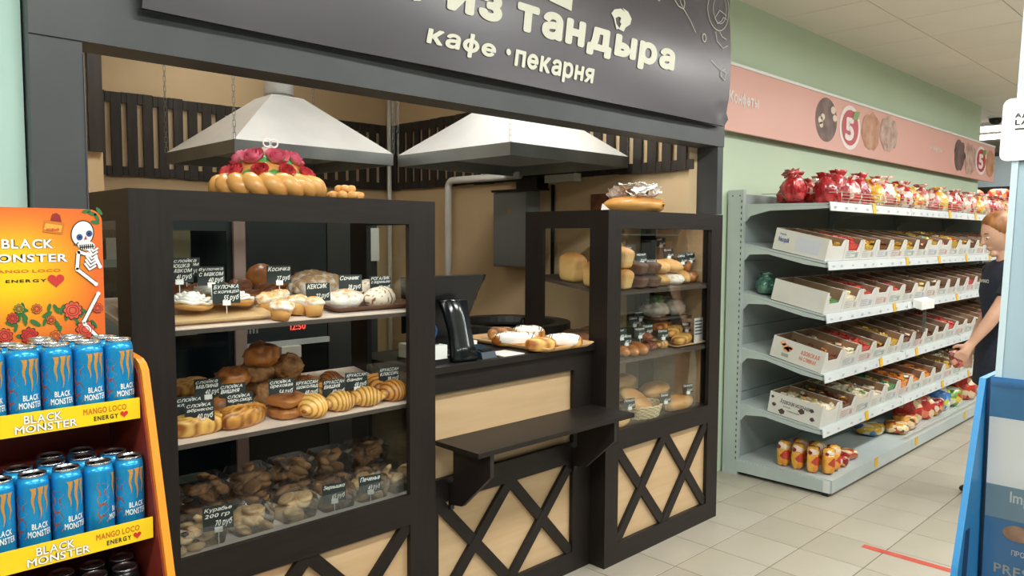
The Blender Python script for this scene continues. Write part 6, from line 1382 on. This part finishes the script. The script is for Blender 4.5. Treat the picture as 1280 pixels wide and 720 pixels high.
# head: skull, face, nose, chin, lips, ears
hb=MB(); hc=Vector((.055,0,1.535)); PT=Matrix.Rotation(R_(22),3,'Y')
def hfn(u):
    k=1.0
    if u.x>0:
        f=u.x
        if u.z<-.2: k*=1-.10*f*(-u.z-.2)/.8*abs(u.y)*2
        k+= .035*math.exp(-((u.z+.82)**2*30+u.y**2*12))*1.3          # chin
        k-= .05*math.exp(-((u.z-.02)**2*60+(abs(u.y)-.36)**2*40))      # eye sockets
        k+= .03*math.exp(-((u.z-.22)**2*70+u.y**2*5))                  # brow
    return k
hb.ell((0,0,0),(.094,.073,.115),40,28,hfn,M=None)
hb.ell((.098,0,-.018),(.02,.012,.014),14,8); hb.tube([(.086,0,.026),(.096,0,.0),(.105,0,-.016)],[.008,.0095,.011],8); hb.ell((.084,0,-.055),(.012,.022,.006),14,8); hb.ell((.082,0,-.066),(.012,.019,.007),14,8); hb.ell((.07,0,-.098),(.022,.026,.018),14,8)
for t in (1,-1): hb.ell((-.006,.074*t,-.006),(.018,.007,.03),12,8)
hb.tube([(-.02,0,-.06),(-.03,0,-.13)],[.05,.05],12)
hb.v=[tuple(PT@Vector(v)+hc) for v in hb.v]
hme=mesh('hd',hb,SKIN,True)
bodym=remeshed([sk,hme],.006,3); bodym.name='body'; bodym.materials.clear(); bodym.materials.append(SKIN)
o=bpy.data.objects.new('body',bodym); COL.objects.link(o); o.parent=per
# dress
db=MB(); rings=[(1.395,.055,.075,-.005),(1.375,.07,.12,-.005),(1.345,.09,.165,0),(1.28,.118,.172,.005),(1.20,.125,.165,.01),(1.12,.115,.148,.008),(1.05,.112,.14,0),(.95,.13,.162,0),(.85,.14,.178,0),(.70,.145,.185,0),(.665,.146,.187,0)]
vs=[];n=30
for z,rx,ry,cx in rings[::-1]:
    for i in range(n):
        a=2*PI*i/n; vs.append((cx+rx*math.cos(a)*(1+(.03*math.sin(6*a) if z<.9 else 0)),ry*math.sin(a),z))
db.add(vs,[(i*n+q,i*n+(q+1)%n,(i+1)*n+(q+1)%n,(i+1)*n+q) for i in range(len(rings)-1) for q in range(n)]+[tuple(range(n))[::-1],tuple((len(rings)-1)*n+q for q in range(n))])
db.tube([(0,.10,1.33),(.02,.16,1.315),(.065,.178,1.235),(.1,.188,1.175)],[.062,.066,.06,.057],16); db.tube([(0,-.10,1.33),(0,-.16,1.315),(0,-.18,1.235),(0,-.19,1.175)],[.062,.066,.06,.057],16)
dme=remeshed([mesh('d',db,DRESS)],.008,4); dme.name='dress'; dme.materials.clear(); dme.materials.append(DRESS); o=bpy.data.objects.new('dress',dme); COL.objects.link(o); o.parent=per
b=MB(); a=.0
text2d(b,'смена',lambda u,v:(.128-.0,.055-.0+.0*u-.11*(1-u)*0+ -.11*u+.0,1.255+.02*v),.02); part(per,'chest_lettering',b,WINK,False,False)
# hair
hr=MB()
def hk(u):
    face=(u.x*.9-u.z*.62)
    return 1.0 if face<.2 else max(.84,1.0-(face-.2)*1.1)
hr.ell((-.006,0,.012),(.103,.082,.115),36,24,lambda u:hk(u)*(1+.02*math.sin(u.y*30)))
hr.tube([(-.09,.0,.03),(-.125,.03,-.0),(-.12,.06,-.07),(-.09,.085,-.15),(-.05,.10,-.21)],[.028,.034,.034,.028,.012],12); hr.ell((-.1,0,.03),(.03,.03,.03),12,8)
hr.v=[tuple(PT@Vector(v)+hc) for v in hr.v]; part(per,'hair',hr,HAIR,True,False)
for t in (1,-1):
    e=MB(); e.ell((.079,.03*t,.004),(.010,.0115,.0055),12,8); e.v=[tuple(PT@Vector(v)+hc) for v in e.v]; part(per,'eye',e,WHITE,True,False)
    e=MB(); e.ell((.0875,.031*t,.002),(.003,.0048,.0046),10,6); e.v=[tuple(PT@Vector(v)+hc) for v in e.v]; part(per,'iris',e,INK,True,False)
    e=MB(); e.tube([(.086,.013*t,.026),(.087,.03*t,.032),(.076,.048*t,.028)],[.002,.0032,.0018],6); e.v=[tuple(PT@Vector(v)+hc) for v in e.v]; part(per,'eyebrow',e,HAIR,True,False)
    sh=MB(); sh.ell((.055,.095*t,.032),(.115,.044,.034),20,12); sh.v=[(x,y,max(z,.0)) for x,y,z in sh.v]; part(per,'shoe',sh,BLACK,True,False)
hw=per.matrix_basis if False else Matrix.Translation(pv)@Matrix.Rotation(yaw,4,'Z')
cpk=hw@Vector((.318,.135,.835))
pk=MB(); pk.ell((0,0,0),(.03,.012,.05),18,12,lambda u:1+.08*nz(u,3,2),None,.6)
o=single('sweets_pack','small reddish foil pack held in the shopper\'s hand','pack',pk,foil('hand_pack',['#8e3a30','#c98a72','#6e2a24','#b8604c'],40),cpk,(.2,.35,yaw),True)
